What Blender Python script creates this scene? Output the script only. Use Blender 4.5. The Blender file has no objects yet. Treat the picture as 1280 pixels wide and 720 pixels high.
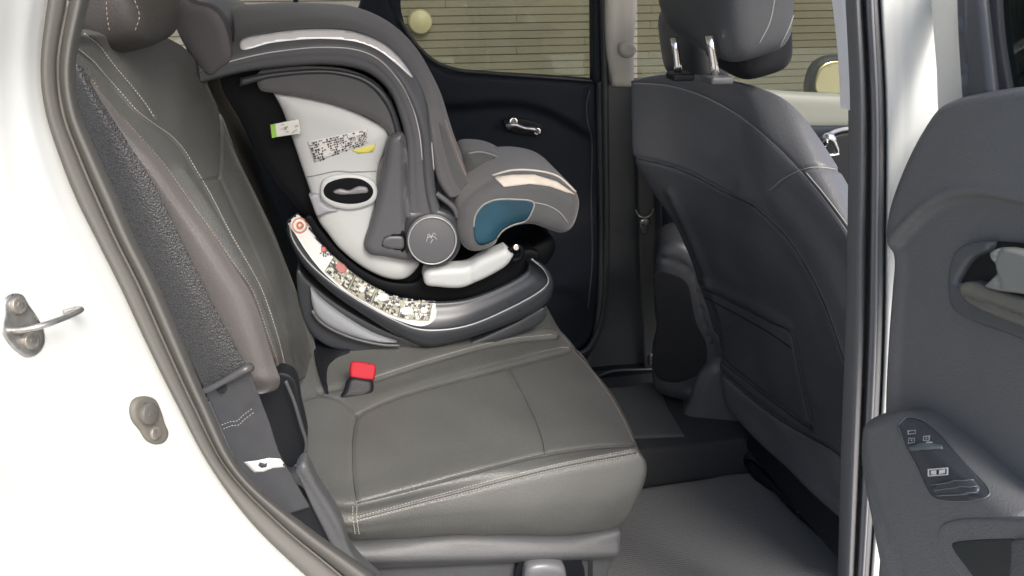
import bpy, math, random
import numpy as np
from mathutils import Vector, Matrix
from mathutils.geometry import delaunay_2d_cdt
from mathutils.bvhtree import BVHTree
random.seed(4); rng = np.random.default_rng(4)
R = math.radians
scene = bpy.context.scene
COL = scene.collection

# ---------------------------------------------------------------- camera
CAM = Vector((0, 0, 1.45)); YAW = R(11); PITCH = R(22.8); FPX = 1000.0
cd = bpy.data.cameras.new('camera'); cam = bpy.data.objects.new('camera', cd); COL.objects.link(cam)
cam.location = CAM; cam.rotation_euler = (R(90) - PITCH, 0, -YAW)
cd.sensor_width = 36; cd.lens = 36 * FPX / 1280; cd.clip_start = 0.02; cd.clip_end = 400
scene.camera = cam
# ---------------------------------------------------------------- light
SUN_EL, SUN_AZ = R(44), R(163)       # azimuth measured from +Y towards +X
w = bpy.data.worlds.new('World'); scene.world = w; w.use_nodes = True
nt = w.node_tree; bg = nt.nodes['Background']
sky = nt.nodes.new('ShaderNodeTexSky'); sky.sky_type = 'NISHITA'; sky.sun_disc = False
sky.sun_elevation = SUN_EL; sky.sun_rotation = SUN_AZ; sky.dust_density = 4.0; sky.air_density = 0.8; sky.ozone_density = 0.5
nt.links.new(sky.outputs[0], bg.inputs[0]); bg.inputs[1].default_value = 0.15
sd = bpy.data.lights.new('sun', 'SUN'); sd.energy = 1.5; sd.angle = R(24); sd.color = (1.0, 0.985, 0.962)
sun = bpy.data.objects.new('sun', sd); COL.objects.link(sun)
sdir = Vector((math.sin(SUN_AZ) * math.cos(SUN_EL), math.cos(SUN_AZ) * math.cos(SUN_EL), math.sin(SUN_EL)))
sun.rotation_euler = sdir.to_track_quat('Z', 'Y').to_euler()
scene.view_settings.view_transform = 'Standard'; scene.view_settings.look = 'None'
scene.view_settings.exposure = 1.05; scene.view_settings.gamma = 1.0
scene.cycles.max_bounces = 10; scene.cycles.transparent_max_bounces = 12

# ---------------------------------------------------------------- picture measurements -> places in the car
fw = Vector((math.sin(YAW) * math.cos(PITCH), math.cos(YAW) * math.cos(PITCH), -math.sin(PITCH)))
rt = Vector((math.cos(YAW), -math.sin(YAW), 0)); up = rt.cross(fw)
def ray(u, v): return fw + rt * ((u - 640) / FPX) + up * ((360 - v) / FPX)
def P(u, v, Y):
    d = ray(u, v); return CAM + d * (Y / d.y)
def PX(u, v, X):
    d = ray(u, v); return CAM + d * (X / d.x)
def PZ(u, v, Z):
    d = ray(u, v); return CAM + d * ((Z - CAM.z) / d.z)
def proj(p):
    q = np.asarray(p) - np.array(CAM)
    a = q @ np.array(fw); a = np.where(np.abs(a) < 1e-6, 1e-6, a)
    return np.stack([640 + FPX * (q @ np.array(rt)) / a, 360 - FPX * (q @ np.array(up)) / a], -1)
class Pl:
    """plane with a normal facing the open door"""
    def __init__(s, pt, n): s.pt = Vector(pt); s.n = Vector(n).normalized()
    def __call__(s, u, v):
        d = ray(u, v); return CAM + d * ((s.pt - CAM).dot(s.n) / d.dot(s.n))
    def off(s, k): return Pl(s.pt + s.n * k, s.n)
def PY(Y): return Pl((0, Y, 0), (0, -1, 0))
def PZ_(Z): return Pl((0, 0, Z), (0, 0, 1))

# ---------------------------------------------------------------- materials
KEEP = ('white_paint', 'cream_paint', 'white_trim', 'driveway_concrete', 'bright_metal', 'mirror_reflection_tint')
def mat(name, c, rough=0.5, metal=0.0, bump=0.0, bscale=300, btype='noise', var=0.0, vscale=6, coat=0.0, spec=0.5, sheen=0.0):
    if name not in KEEP: c = tuple(min(x * 1.3, .85) for x in c)
    m = bpy.data.materials.new(name); m.use_nodes = True
    n, l = m.node_tree.nodes, m.node_tree.links
    b = n['Principled BSDF']; b.inputs['Base Color'].default_value = (*c, 1)
    b.inputs['Roughness'].default_value = rough; b.inputs['Metallic'].default_value = metal
    b.inputs['Coat Weight'].default_value = coat; b.inputs['Specular IOR Level'].default_value = spec
    b.inputs['Sheen Weight'].default_value = sheen
    tc = n.new('ShaderNodeTexCoord')
    if bump:
        if btype == 'noise':
            t = n.new('ShaderNodeTexNoise'); t.inputs['Scale'].default_value = bscale; t.inputs['Detail'].default_value = 3; out = t.outputs[0]
        elif btype == 'voronoi':
            t = n.new('ShaderNodeTexVoronoi'); t.inputs['Scale'].default_value = bscale; out = t.outputs[0]
        else:
            t = n.new('ShaderNodeTexWave'); t.inputs['Scale'].default_value = bscale; t.inputs['Distortion'].default_value = 1.5
            t.bands_direction = btype; t.inputs['Detail'].default_value = 2; out = t.outputs[1]
        l.new(tc.outputs['Object'], t.inputs['Vector'])
        bp = n.new('ShaderNodeBump'); bp.inputs['Strength'].default_value = bump; bp.inputs['Distance'].default_value = 0.001
        l.new(out, bp.inputs['Height']); l.new(bp.outputs[0], b.inputs['Normal'])
    if 'leather' in name or 'vinyl' in name:
        t3 = n.new('ShaderNodeTexNoise'); t3.inputs['Scale'].default_value = 26; t3.inputs['Detail'].default_value = 5; t3.inputs['Distortion'].default_value = 1.2
        l.new(tc.outputs['Object'], t3.inputs['Vector']); b3 = n.new('ShaderNodeBump'); b3.inputs['Strength'].default_value = .22; b3.inputs['Distance'].default_value = .0022
        l.new(t3.outputs[0], b3.inputs['Height']); l.new(b3.outputs[0], bp.inputs['Normal'])
    if var:
        t2 = n.new('ShaderNodeTexNoise'); t2.inputs['Scale'].default_value = vscale; t2.inputs['Detail'].default_value = 4
        l.new(tc.outputs['Object'], t2.inputs['Vector'])
        mr = n.new('ShaderNodeMapRange'); mr.inputs[1].default_value = .3; mr.inputs[2].default_value = .7
        mr.inputs[3].default_value = 1 - var; mr.inputs[4].default_value = 1 + var
        l.new(t2.outputs[0], mr.inputs[0])
        mx = n.new('ShaderNodeVectorMath'); mx.operation = 'SCALE'; mx.inputs[0].default_value = c
        l.new(mr.outputs[0], mx.inputs['Scale']); l.new(mx.outputs[0], b.inputs['Base Color'])
        mr2 = n.new('ShaderNodeMapRange'); mr2.inputs[1].default_value = .3; mr2.inputs[2].default_value = .7
        mr2.inputs[3].default_value = max(rough - .05, .02); mr2.inputs[4].default_value = min(rough + .07, 1)
        l.new(t2.outputs[0], mr2.inputs[0]); l.new(mr2.outputs[0], b.inputs['Roughness'])
    return m
LEATHER = mat('grey_leather', (.073,.075,.071), .42, bump=.5, bscale=420, btype='voronoi', var=.06, vscale=9)
LEATHER_W = mat('warm_leather', (.078,.074,.073), .5, bump=.30, bscale=420, btype='voronoi', var=.05)
LEATHER_IN = mat('perforated_leather', (0.0590, 0.0576, 0.0504), .52, bump=.4, bscale=700, btype='voronoi', var=.05)
LEATHER_D = mat('charcoal_leather', (.050,.053,.058), .42, bump=.28, bscale=420, btype='voronoi', var=.06)
LEATHER_P = mat('seat_back_vinyl', (.078,.081,.087), .33, bump=.3, bscale=380, btype='voronoi', var=.06)
STITCH = mat('light_thread', (.34,.33,.30), .7)
STITCH_R = mat('brown_thread', (.26, .19, .15), .7)
CREASE = mat('seam_thread', (.22, .22, .21), .7)
PAINT = mat('white_paint', (.56,.58,.565), .35, coat=.15, var=.02, vscale=3)
PAINT_S = mat('cream_paint', (.66, .65, .58), .35, coat=.3)
RUBBER = mat('rubber_seal', (0.0840, 0.0826, 0.0756), .55, bump=.25, bscale=500, var=.05)
RUBBER_D = mat('dark_rubber_seal', (0.0245, 0.0259, 0.0294), .45, bump=.2, bscale=500)
TRIM = mat('grey_plastic', (.055, .057, .06), .45, bump=.3, bscale=500, btype='voronoi', var=.05)
TRIM_D = mat('black_plastic', (.006, .007, .009), .5, spec=.3, bump=.3, bscale=500, btype='voronoi')
TRIM_P = mat('dark_green_grey_plastic', (.040,.044,.046), .5, bump=.25, bscale=500, btype='voronoi', var=.06)
DOORP = mat('door_panel_plastic', (.094,.098,.100), .5, bump=.3, bscale=520, btype='voronoi', var=.05)
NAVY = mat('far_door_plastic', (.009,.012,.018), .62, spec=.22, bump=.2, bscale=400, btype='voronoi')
PALE = mat('pale_trim', (.36, .35, .31), .55, bump=.15, bscale=300)
WHITE_TR = mat('white_trim', (.75, .76, .78), .5)
BELT = mat('belt_webbing', (0.0350, 0.0364, 0.0392), .5, bump=1.0, bscale=420, btype='voronoi', var=.12, vscale=500)
def weave(m, lo, hi, sc):
    n, l = m.node_tree.nodes, m.node_tree.links; v = n.new('ShaderNodeTexVoronoi'); v.inputs['Scale'].default_value = sc
    tc = [x for x in n if x.type == 'TEX_COORD'][0]; l.new(tc.outputs['Object'], v.inputs['Vector'])
    r = n.new('ShaderNodeValToRGB'); r.color_ramp.elements[0].color = (*hi, 1); r.color_ramp.elements[1].color = (*lo, 1); r.color_ramp.elements[0].position = .1; r.color_ramp.elements[1].position = .65
    l.new(v.outputs[0], r.inputs[0]); l.new(r.outputs[0], n['Principled BSDF'].inputs['Base Color'])
weave(BELT, (.020, .021, .022), (.075, .076, .078), 850)
BELT_L = mat('lower_belt_webbing', (0.0315, 0.0329, 0.0364), .45, bump=.4, bscale=600, btype='noise', var=.08, vscale=60)
CHROME = mat('bright_metal', (.75, .75, .74), .18, 1.0, bump=.1, bscale=60)
STEEL = mat('worn_steel', (.34, .335, .32), .3, .9, bump=.25, bscale=300, var=.15, vscale=120)
ZINC = mat('zinc_bolt', (.2,.19,.17), .45, .6, bump=.4, bscale=300, var=.2, vscale=150)
SHELLG = mat('carrier_grey_plastic', (.060,.062,.067), .38, bump=.2, bscale=700, var=.03)
HIGHLIGHT = mat('painted_highlight', (.62,.62,.63), .28, .35, bump=.1, bscale=500, var=.03)  # colour of the painted highlight on the handle arm
FAB = mat('carrier_fabric', (.063,.064,.066), .85, bump=.7, bscale=900, var=.05, vscale=40, sheen=.3)
FAB_D = mat('carrier_dark_fabric', (0.0560, 0.0525, 0.0525), .9, bump=.7, bscale=900, var=.05, vscale=40)
BLACK = mat('carrier_black_plastic', (.0015, .002, .003), .6, spec=.15, bump=.2, bscale=500)
OFFW = mat('off_white_plastic', (.33,.345,.345), .45, var=.02, vscale=8)
LGREY = mat('light_grey_plastic', (.16, .17, .185), .65, spec=.2)
BASEG = mat('base_dark_grey_plastic', (.022, .025, .029), .3, var=.04)
TEAL = mat('teal_fabric', (.005,.036,.058), .6, bump=.5, bscale=900, var=.3, vscale=14)
CREAM = mat('cream_cloth', (.44,.41,.36), .8, bump=.4, bscale=500, var=.08, vscale=40)
PAPER = mat('label_paper', (.42, .42, .40), .5)
INK = mat('label_ink', (.03, .03, .04), .6)
INKG = mat('label_grey_ink', (.25, .26, .24), .6, var=.4, vscale=200)
YEL = mat('yellow_label', (.42, .39, .08), .6)
GREEN = mat('green_label', (.17, .32, .05), .6)
REDP = mat('red_plastic', (.26,.012,.02), .6, spec=.15)
ORANGE = mat('orange_plastic', (.35,.16,.10), .5)
def carpet(name, c, wave=0):
    m = mat(name, c, .95, bump=1.0, bscale=350, var=.10, vscale=300, spec=.1)
    if wave:
        n, l = m.node_tree.nodes, m.node_tree.links
        b = [x for x in n if x.type == 'BUMP'][0]
        tc = [x for x in n if x.type == 'TEX_COORD'][0]
        wv = n.new('ShaderNodeTexWave'); wv.bands_direction = 'Y'; wv.inputs['Scale'].default_value = wave; wv.inputs['Distortion'].default_value = 2.0; wv.inputs['Detail Scale'].default_value = 3
        l.new(tc.outputs['Object'], wv.inputs['Vector'])
        b2 = n.new('ShaderNodeBump'); b2.inputs['Strength'].default_value = .4; b2.inputs['Distance'].default_value = .0015
        l.new(wv.outputs[1], b2.inputs['Height']); l.new(b.outputs[0], b2.inputs['Normal'])
        l.new(b2.outputs[0], n['Principled BSDF'].inputs['Normal'])
    return m
CARPET = carpet('floor_carpet', (.03, .032, .034)); MAT = carpet('mat_carpet', (.130,.135,.138), 55)
MAT_F = carpet('tunnel_carpet', (.060, .066, .068))
def glass(name, tint):
    m = bpy.data.materials.new(name); m.use_nodes = True; n, l = m.node_tree.nodes, m.node_tree.links
    n.remove(n['Principled BSDF']); out = n['Material Output']
    t = n.new('ShaderNodeBsdfTransparent'); t.inputs[0].default_value = (*tint, 1)
    g = n.new('ShaderNodeBsdfGlossy'); g.inputs['Roughness'].default_value = .02; g.inputs[0].default_value = (.9, .95, .92, 1)
    fr = n.new('ShaderNodeFresnel'); fr.inputs[0].default_value = 1.45; mx = n.new('ShaderNodeMixShader')
    l.new(fr.outputs[0], mx.inputs[0]); l.new(t.outputs[0], mx.inputs[1]); l.new(g.outputs[0], mx.inputs[2]); l.new(mx.outputs[0], out.inputs[0])
    return m
GLASS = glass('tinted_glass', (.70, .72, .64)); GLASS_C = glass('clear_glass', (.9, .92, .9)); GLASS_D = glass('dark_glass', (.35, .40, .36))

# ---------------------------------------------------------------- builders
GEO = {}
def thing(name, label, cat, loc, group=None, kind=None):
    o = bpy.data.objects.new(name, None); COL.objects.link(o); o.location = loc; o.empty_display_size = .05
    o['label'] = label; o['category'] = cat
    if group: o['group'] = group
    return o
def wloc(o):
    v = Vector(o.location)
    while o.parent: o = o.parent; v += o.location
    return v
def tag(o, label, cat, group=None):
    o['label'] = label; o['category'] = cat
    if group: o['group'] = group
    return o
def struct(o): o['kind'] = 'structure'; return o
def mk(name, V, F, m, par=None, smooth=True, origin=None, sharp=None):
    V = np.asarray(V, float); me = bpy.data.meshes.new(name)
    off = np.array(wloc(par)) if par else (np.array(origin) if origin is not None else np.zeros(3))
    me.from_pydata((V - off).tolist(), [], [list(map(int, f)) for f in F]); me.update()
    if smooth: me.shade_smooth()
    if sharp: me.set_sharp_from_angle(angle=R(sharp))
    me.materials.append(m)
    o = bpy.data.objects.new(name, me); COL.objects.link(o)
    if par: o.parent = par
    elif origin is not None: o.location = origin
    GEO[o] = (V, F)
    return o
def crv(pts, n, closed=False):
    """Catmull-Rom through pts, n samples by chord length"""
    p = np.array([list(q) for q in pts], float); k = len(p)
    if k == 2 and not closed:
        t = np.linspace(0, 1, n)[:, None]; return p[0] * (1 - t) + p[1] * t
    if closed: q = np.vstack([p[-1], p, p[0], p[1]]); segs = k
    else: q = np.vstack([2 * p[0] - p[1], p, 2 * p[-1] - p[-2]]); segs = k - 1
    M = 16; out = []
    for i in range(segs):
        a, b, c, d = q[i], q[i + 1], q[i + 2], q[i + 3]
        # non-uniform (centripetal) weights keep long and short spans from overshooting
        t0 = 0; t1 = t0 + max(np.linalg.norm(b - a), 1e-9) ** .5; t2 = t1 + max(np.linalg.norm(c - b), 1e-9) ** .5; t3 = t2 + max(np.linalg.norm(d - c), 1e-9) ** .5
        for s in range(M):
            t = t1 + (t2 - t1) * s / M
            A1 = (t1 - t) / (t1 - t0) * a + (t - t0) / (t1 - t0) * b; A2 = (t2 - t) / (t2 - t1) * b + (t - t1) / (t2 - t1) * c; A3 = (t3 - t) / (t3 - t2) * c + (t - t2) / (t3 - t2) * d
            B1 = (t2 - t) / (t2 - t0) * A1 + (t - t0) / (t2 - t0) * A2; B2 = (t3 - t) / (t3 - t1) * A2 + (t - t1) / (t3 - t1) * A3
            out.append((t2 - t) / (t2 - t1) * B1 + (t - t1) / (t2 - t1) * B2)
    out.append(p[0] if closed else p[-1]); out = np.array(out)
    L = np.r_[0, np.cumsum(np.linalg.norm(np.diff(out, axis=0), axis=1))]
    s = np.linspace(0, L[-1], n + (1 if closed else 0))
    r = np.stack([np.interp(s, L, out[:, j]) for j in range(out.shape[1])], -1)
    return r[:-1] if closed else r
def crp(p, n):
    """Catmull-Rom by parameter (keeps the control rows lined up); p: k x dim"""
    p = np.asarray(p, float); k = len(p); q = np.concatenate([[2 * p[0] - p[1]], p, [2 * p[-1] - p[-2]]])
    ts = np.linspace(0, k - 1, n); out = []
    for t in ts:
        i = min(int(t), k - 2); f = t - i; a, b, c, d = q[i], q[i + 1], q[i + 2], q[i + 3]
        out.append(.5 * ((2 * b) + (c - a) * f + (2 * a - 5 * b + 4 * c - d) * f * f + (3 * b - a - 3 * c + d) * f ** 3))
    return np.array(out)
def pdist(q, poly):
    poly = np.asarray(poly, float); best = np.full(len(q), 1e9)
    for a, b in zip(poly[:-1], poly[1:]):
        ab = b - a; t = np.clip(((q - a) @ ab) / max(ab @ ab, 1e-12), 0, 1)
        best = np.minimum(best, np.linalg.norm(q - (a + t[:, None] * ab), axis=1))
    return best
def vnorm(V, F):
    N = np.zeros_like(V)
    F4 = np.array([list(f) + [f[-1]] * (4 - len(f)) for f in F if len(f) <= 4])
    e = np.cross(V[F4[:, 2]] - V[F4[:, 0]], V[F4[:, 3]] - V[F4[:, 1]])
    for j in range(4): np.add.at(N, F4[:, j], e)
    return N / np.maximum(np.linalg.norm(N, axis=1, keepdims=True), 1e-12)
def press(V, F, creases):
    """creases: (pixel polyline, half width px, depth m) pressed into the surface along its normal"""
    if not creases: return V
    N = vnorm(V, F); q = proj(V); D = np.zeros(len(V))
    for c in creases:
        d = pdist(q, crv(c[0], max(8, len(c[0]) * 6))); D += c[2] * np.exp(-(d / c[1]) ** 2)
    return V - N * D[:, None]
def S(name, rows, m, par=None, nu=60, nv=60, creases=(), T=.004, wob=0, **kw):
    """smooth sheet through rows of points, solidified to thickness T away from the viewer"""
    G = np.array([[list(p) for p in r] for r in rows], float)
    G = np.array([crp(r, nu) for r in G]); G = np.array([crp(G[:, i], nv) for i in range(nu)]).transpose(1, 0, 2)
    V = G.reshape(-1, 3)
    F = [(j * nu + i, j * nu + i + 1, (j + 1) * nu + i + 1, (j + 1) * nu + i) for j in range(nv - 1) for i in range(nu - 1)]
    N = vnorm(V, F)
    if ((np.array(CAM) - V) * N).sum(1).mean() < 0: F = [f[::-1] for f in F]
    if wob:
        N = vnorm(V, F); q = V * 9
        h = np.sin(q[:, 0] * 2.1 + q[:, 1] * 1.3) * np.cos(q[:, 2] * 2.3 + q[:, 1] * 1.9) + .5 * np.sin(q[:, 0] * 5.3 - q[:, 2] * 4.1 + q[:, 1] * 3)
        V = V + N * (h * wob)[:, None]
    V = press(V, F, creases)
    o = mk(name, V, F, m, par, **kw)
    if T:
        s = o.modifiers.new('thickness', 'SOLIDIFY'); s.thickness = T; s.offset = -1
    return o
def inside(q, poly):
    x, y = q[:, 0], q[:, 1]; r = np.zeros(len(q), bool); n = len(poly)
    for i in range(n):
        a, b = poly[i], poly[(i + 1) % n]
        c = ((a[1] > y) != (b[1] > y))
        r ^= c & (x < (b[0] - a[0]) * (y - a[1]) / ((b[1] - a[1]) if b[1] != a[1] else 1e-9) + a[0])
    return r
def outline(pts, step, smooth=True):
    """closed outline; a third value in a point marks a sharp corner"""
    cor = [i for i, p in enumerate(pts) if len(p) > 2]
    P2 = [p[:2] for p in pts]
    if not smooth: cor = list(range(len(pts)))
    per = sum(math.dist(P2[i], P2[(i + 1) % len(P2)]) for i in range(len(P2)))
    if not cor: return crv(P2, max(12, int(per / step)), True)
    out = []; k = len(P2)
    for a, b in zip(cor, cor[1:] + [cor[0] + k]):
        seg = [P2[i % k] for i in range(a, b + 1)]
        L = sum(math.dist(seg[i], seg[i + 1]) for i in range(len(seg) - 1))
        out.append(crv(seg, max(2, int(L / step) + 1))[:-1])
    return np.vstack(out)
def puff(name, pts, pl, H, Rr, T, m, par=None, step=4, smooth=True, creases=(), fn=None, sharp=None, **kw):
    """solid with the given outline on plane pl: front domed by H with edge rounding Rr (px), back T behind"""
    B = outline(pts, step, smooth); n = len(B)
    area = .5 * np.sum(B[:, 0] * np.roll(B[:, 1], -1) - np.roll(B[:, 0], -1) * B[:, 1])
    if area < 0: B = B[::-1]
    t = np.roll(B, -1, 0) - np.roll(B, 1, 0); t /= np.maximum(np.linalg.norm(t, axis=1, keepdims=True), 1e-9)
    nrm = np.stack([-t[:, 1], t[:, 0]], -1); Bc = np.vstack([B, B[:1]])
    pts2 = [B]
    for f in (.06, .2, .45, .8):
        q = B + nrm * Rr * f; d = pdist(q, Bc); pts2.append(q[inside(q, B) & (d > Rr * f * .93)])
    x0, y0 = B.min(0); x1, y1 = B.max(0)
    gx, gy = np.meshgrid(np.arange(x0, x1, step), np.arange(y0, y1, step)); g = np.stack([gx.ravel(), gy.ravel()], -1) + rng.uniform(-.01, .01, (gx.size, 2))
    g = g[inside(g, B)]
    if len(g): g = g[pdist(g, Bc) > max(Rr * .95, step * .6)]
    pts2.append(g); A = np.vstack(pts2)
    r = delaunay_2d_cdt([Vector(a) for a in A], [(i, (i + 1) % n) for i in range(n)], [], 1, 1e-6)
    A = np.array([list(v) for v in r[0]]); tri = [tuple(f) for f in r[2]]
    d = pdist(A, Bc); h = H * np.sqrt(np.maximum(0, 1 - (1 - np.minimum(d / Rr, 1)) ** 2)) if Rr > 0 else np.full(len(A), H)
    if fn is not None: h = h + fn(A, d) * np.minimum(d / max(Rr, 1), 1)
    for c in creases: h = h - c[2] * np.exp(-(pdist(A, crv(c[0], max(8, len(c[0]) * 6))) / c[1]) ** 2) * np.minimum(d / 3, 1)
    base = np.array([list(pl(*a)) for a in A]); nn = np.array(pl.n)
    front = base + nn * h[:, None]
    # boundary loop
    bi = [int(np.argmin(((A - b) ** 2).sum(1))) for b in B]
    V = list(front); F = []
    for f in tri:
        a, b, c = (front[i] for i in f); F.append(f if np.dot(np.cross(b - a, c - a), nn) > 0 else f[::-1])
    k0 = len(V)
    for i in bi: V.append(base[i] - nn * T)
    ring = list(range(k0, k0 + len(bi)))
    for j in range(len(bi)):
        j2 = (j + 1) % len(bi); f = (bi[j], ring[j], ring[j2], bi[j2]); F.append(f)
    # orient walls outward
    V = np.array(V); c = V[ring].mean(0)
    f = F[len(tri)]; 
    F.append(tuple(ring))
    o = mk(name, V, F, m, par, **kw)
    import bmesh
    bm = bmesh.new(); bm.from_mesh(o.data); bmesh.ops.recalc_face_normals(bm, faces=bm.faces); bm.to_mesh(o.data); bm.free()
    o.data.shade_smooth(); o.data.set_sharp_from_angle(angle=R(sharp or 50))
    GEO[o] = (V, F)
    return o
def tubeg(pts, r, seg=8, V=None, F=None, n=None, closed=False, cap=True):
    V = [] if V is None else V; F = [] if F is None else F
    p = crv(pts, n or max(2, len(pts) * 6), closed) if n != 0 else np.array([list(q) for q in pts])
    k = len(p); rr = np.interp(np.linspace(0, 1, k), np.linspace(0, 1, len(r)), r) if hasattr(r, '__len__') else np.full(k, r)
    T = np.roll(p, -1, 0) - np.roll(p, 1, 0) if closed else np.gradient(p, axis=0)
    T /= np.maximum(np.linalg.norm(T, axis=1, keepdims=True), 1e-9)
    a = np.array([0, 0, 1.]) if abs(T[0][2]) < .9 else np.array([1., 0, 0])
    x = np.cross(T[0], a); x /= np.linalg.norm(x); b0 = len(V)
    for i in range(k):
        x = x - T[i] * (x @ T[i]); x /= max(np.linalg.norm(x), 1e-9); y = np.cross(T[i], x)
        for s in range(seg):
            an = 2 * math.pi * s / seg; V.append(p[i] + rr[i] * (x * math.cos(an) + y * math.sin(an)))
    for i in range(k if closed else k - 1):
        i2 = (i + 1) % k
        for s in range(seg):
            s2 = (s + 1) % seg; F.append((b0 + i * seg + s, b0 + i * seg + s2, b0 + i2 * seg + s2, b0 + i2 * seg + s))
    if cap and not closed:
        F.append(tuple(b0 + s for s in range(seg))[::-1]); F.append(tuple(b0 + (k - 1) * seg + s for s in range(seg)))
    return V, F
def tube(name, pts, r, m, par=None, seg=10, n=None, closed=False, **kw):
    V, F = tubeg(pts, r, seg, n=n, closed=closed); return mk(name, V, F, m, par, **kw)
def bvh(targets):
    if isinstance(targets, BVHTree): return targets
    V = []; F = []
    for o in targets:
        v, f = GEO[o]; b = len(V); V += [tuple(x) for x in v]; F += [tuple(i + b for i in g) for g in f]
    return BVHTree.FromPolygons(V, F)
def drape(poly, targets, n=None, lift=0.0):
    T = bvh(targets) if isinstance(targets, (list, tuple)) else targets
    px = crv(poly, n or max(10, int(sum(math.dist(a, b) for a, b in zip(poly[:-1], poly[1:])) / 3))); out = []
    for u, v in px:
        d = ray(u, v).normalized(); h = T.ray_cast(CAM, d)
        if h[0] is not None:
            nn = h[1] if h[1].dot(d) < 0 else -h[1]; out.append(h[0] + nn * lift)
    # drop jumps in depth
    if len(out) > 3:
        o2 = [out[0]]
        for q in out[1:]:
            if (q - o2[-1]).length < .05: o2.append(q)
        out = o2
    return out
def seam(name, poly, targets, m, par, r=.0007, lift=.0003, dash=None):
    pts = drape(poly, targets, lift=lift)
    if len(pts) < 3: print('seam missed', name, poly[0]); return None
    V, F = [], []
    if not dash: tubeg(pts, r, 6, V, F, n=len(pts))
    else:
        L = sum((pts[i + 1] - pts[i]).length for i in range(len(pts) - 1)); k = max(2, int(L / dash)); q = crv(pts, k * 3 + 1)
        for i in range(k): tubeg([q[3 * i] + 0 * q[0], q[3 * i + 1], q[3 * i + 2]], [r * .5, r, r * .5], 5, V, F, n=3)
    return mk(name, V, F, m, par)
def compact(V, F):
    use = sorted({i for f in F for i in f}); ix = {i: k for k, i in enumerate(use)}
    return V[use], [tuple(ix[i] for i in f) for f in F]
def decal(name, pts, targets, m, par, lift=.0006, step=3, smooth=False, T=.0003):
    """thin sticker laid on the surface of its part"""
    Tn = bvh(targets); B = outline(pts, step, smooth); n = len(B); Bc = np.vstack([B, B[:1]])
    x0, y0 = B.min(0); x1, y1 = B.max(0)
    gx, gy = np.meshgrid(np.arange(x0, x1, step), np.arange(y0, y1, step)); g = np.stack([gx.ravel(), gy.ravel()], -1) + rng.uniform(-.01, .01, (gx.size, 2)); g = g[inside(g, B)]
    if len(g): g = g[pdist(g, Bc) > step * .5]
    A = np.vstack([B, g]); r = delaunay_2d_cdt([Vector(a) for a in A], [(i, (i + 1) % n) for i in range(n)], [], 1, 1e-6)
    V = []
    last = None
    for a in r[0]:
        d = ray(*a).normalized(); h = Tn.ray_cast(CAM, d)
        if h[0] is None or (last is not None and (h[0] - last).length > .35): V.append(Vector((1e3, 0, 0))); continue
        nn = h[1] if h[1].dot(d) < 0 else -h[1]; last = h[0] + nn * lift; V.append(last)
    V = np.array([list(v) for v in V]); F = [tuple(f) for f in r[2] if max(V[i][0] for i in f) < 900]; V, F = compact(V, F); N = vnorm(V, F)
    if ((np.array(CAM) - V) * N).sum() < 0: F = [f[::-1] for f in F]
    o = mk(name, V, F, m, par); s = o.modifiers.new('thickness', 'SOLIDIFY'); s.thickness = T; s.offset = -1
    return o
def box(name, lo, hi, m, par=None, bev=.004, rot=None, **kw):
    import bmesh
    lo = Vector(lo); hi = Vector(hi); c = (lo + hi) / 2; e = hi - lo
    bm = bmesh.new(); bmesh.ops.create_cube(bm, size=1)
    for v in bm.verts: v.co = Vector((v.co.x * e.x, v.co.y * e.y, v.co.z * e.z))
    if bev: bmesh.ops.bevel(bm, geom=list(bm.edges), offset=bev, segments=3, affect='EDGES', profile=.5)
    if rot: bmesh.ops.transform(bm, matrix=Matrix.Rotation(rot[0], 4, rot[1]), verts=bm.verts)
    V = [list(v.co + c) for v in bm.verts]; F = [[v.index for v in f.verts] for f in bm.faces]; bm.free()
    return mk(name, V, F, m, par, sharp=40, **kw)
def sellip(name, c, ax, e, m, par, rotm=Matrix.Identity(3), nu=56, nv=40, fn=None, creases=(), **kw):
    """rounded cushion block (superellipsoid)"""
    V = []; F = []
    sp = lambda x, p: math.copysign(abs(x) ** p, x)
    for j in range(nv + 1):
        la = -math.pi / 2 + math.pi * j / nv
        for i in range(nu):
            lo = 2 * math.pi * i / nu
            q = Vector((ax[0] * sp(math.cos(la), e[1]) * sp(math.cos(lo), e[0]), ax[1] * sp(math.cos(la), e[1]) * sp(math.sin(lo), e[0]), ax[2] * sp(math.sin(la), e[1])))
            if fn: q = fn(q)
            V.append(Vector(c) + rotm @ q)
    for j in range(nv):
        for i in range(nu): F.append((j * nu + i, j * nu + (i + 1) % nu, (j + 1) * nu + (i + 1) % nu, (j + 1) * nu + i))
    V = np.array([list(v) for v in V]); V = press(V, F, creases)
    return mk(name, V, F, m, par, **kw)
def disc(name, c, n, r, h, m, par, seg=40, dome=.0, bev=.15, **kw):
    """short round button, axis n, front at c + n*h"""
    c = Vector(c); n = Vector(n).normalized(); x = n.orthogonal().normalized(); y = n.cross(x)
    prof = [(r, 0), (r, h * (1 - bev)), (r * (1 - .35 * bev), h * (1 - .3 * bev)), (r * (1 - bev), h)] + [(r * (1 - bev) * k, h + dome * (1 - k * k)) for k in (.75, .5, .25, .05)]
    V = []; F = []
    for (a, b) in prof:
        for s in range(seg):
            t = 2 * math.pi * s / seg; V.append(list(c + n * b + x * (a * math.cos(t)) + y * (a * math.sin(t))))
    for j in range(len(prof) - 1):
        for s in range(seg): F.append((j * seg + s, j * seg + (s + 1) % seg, (j + 1) * seg + (s + 1) % seg, (j + 1) * seg + s))
    F.append(tuple((len(prof) - 1) * seg + s for s in range(seg))); F.append(tuple(range(seg))[::-1])
    return mk(name, V, F, m, par, sharp=45, **kw)

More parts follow.
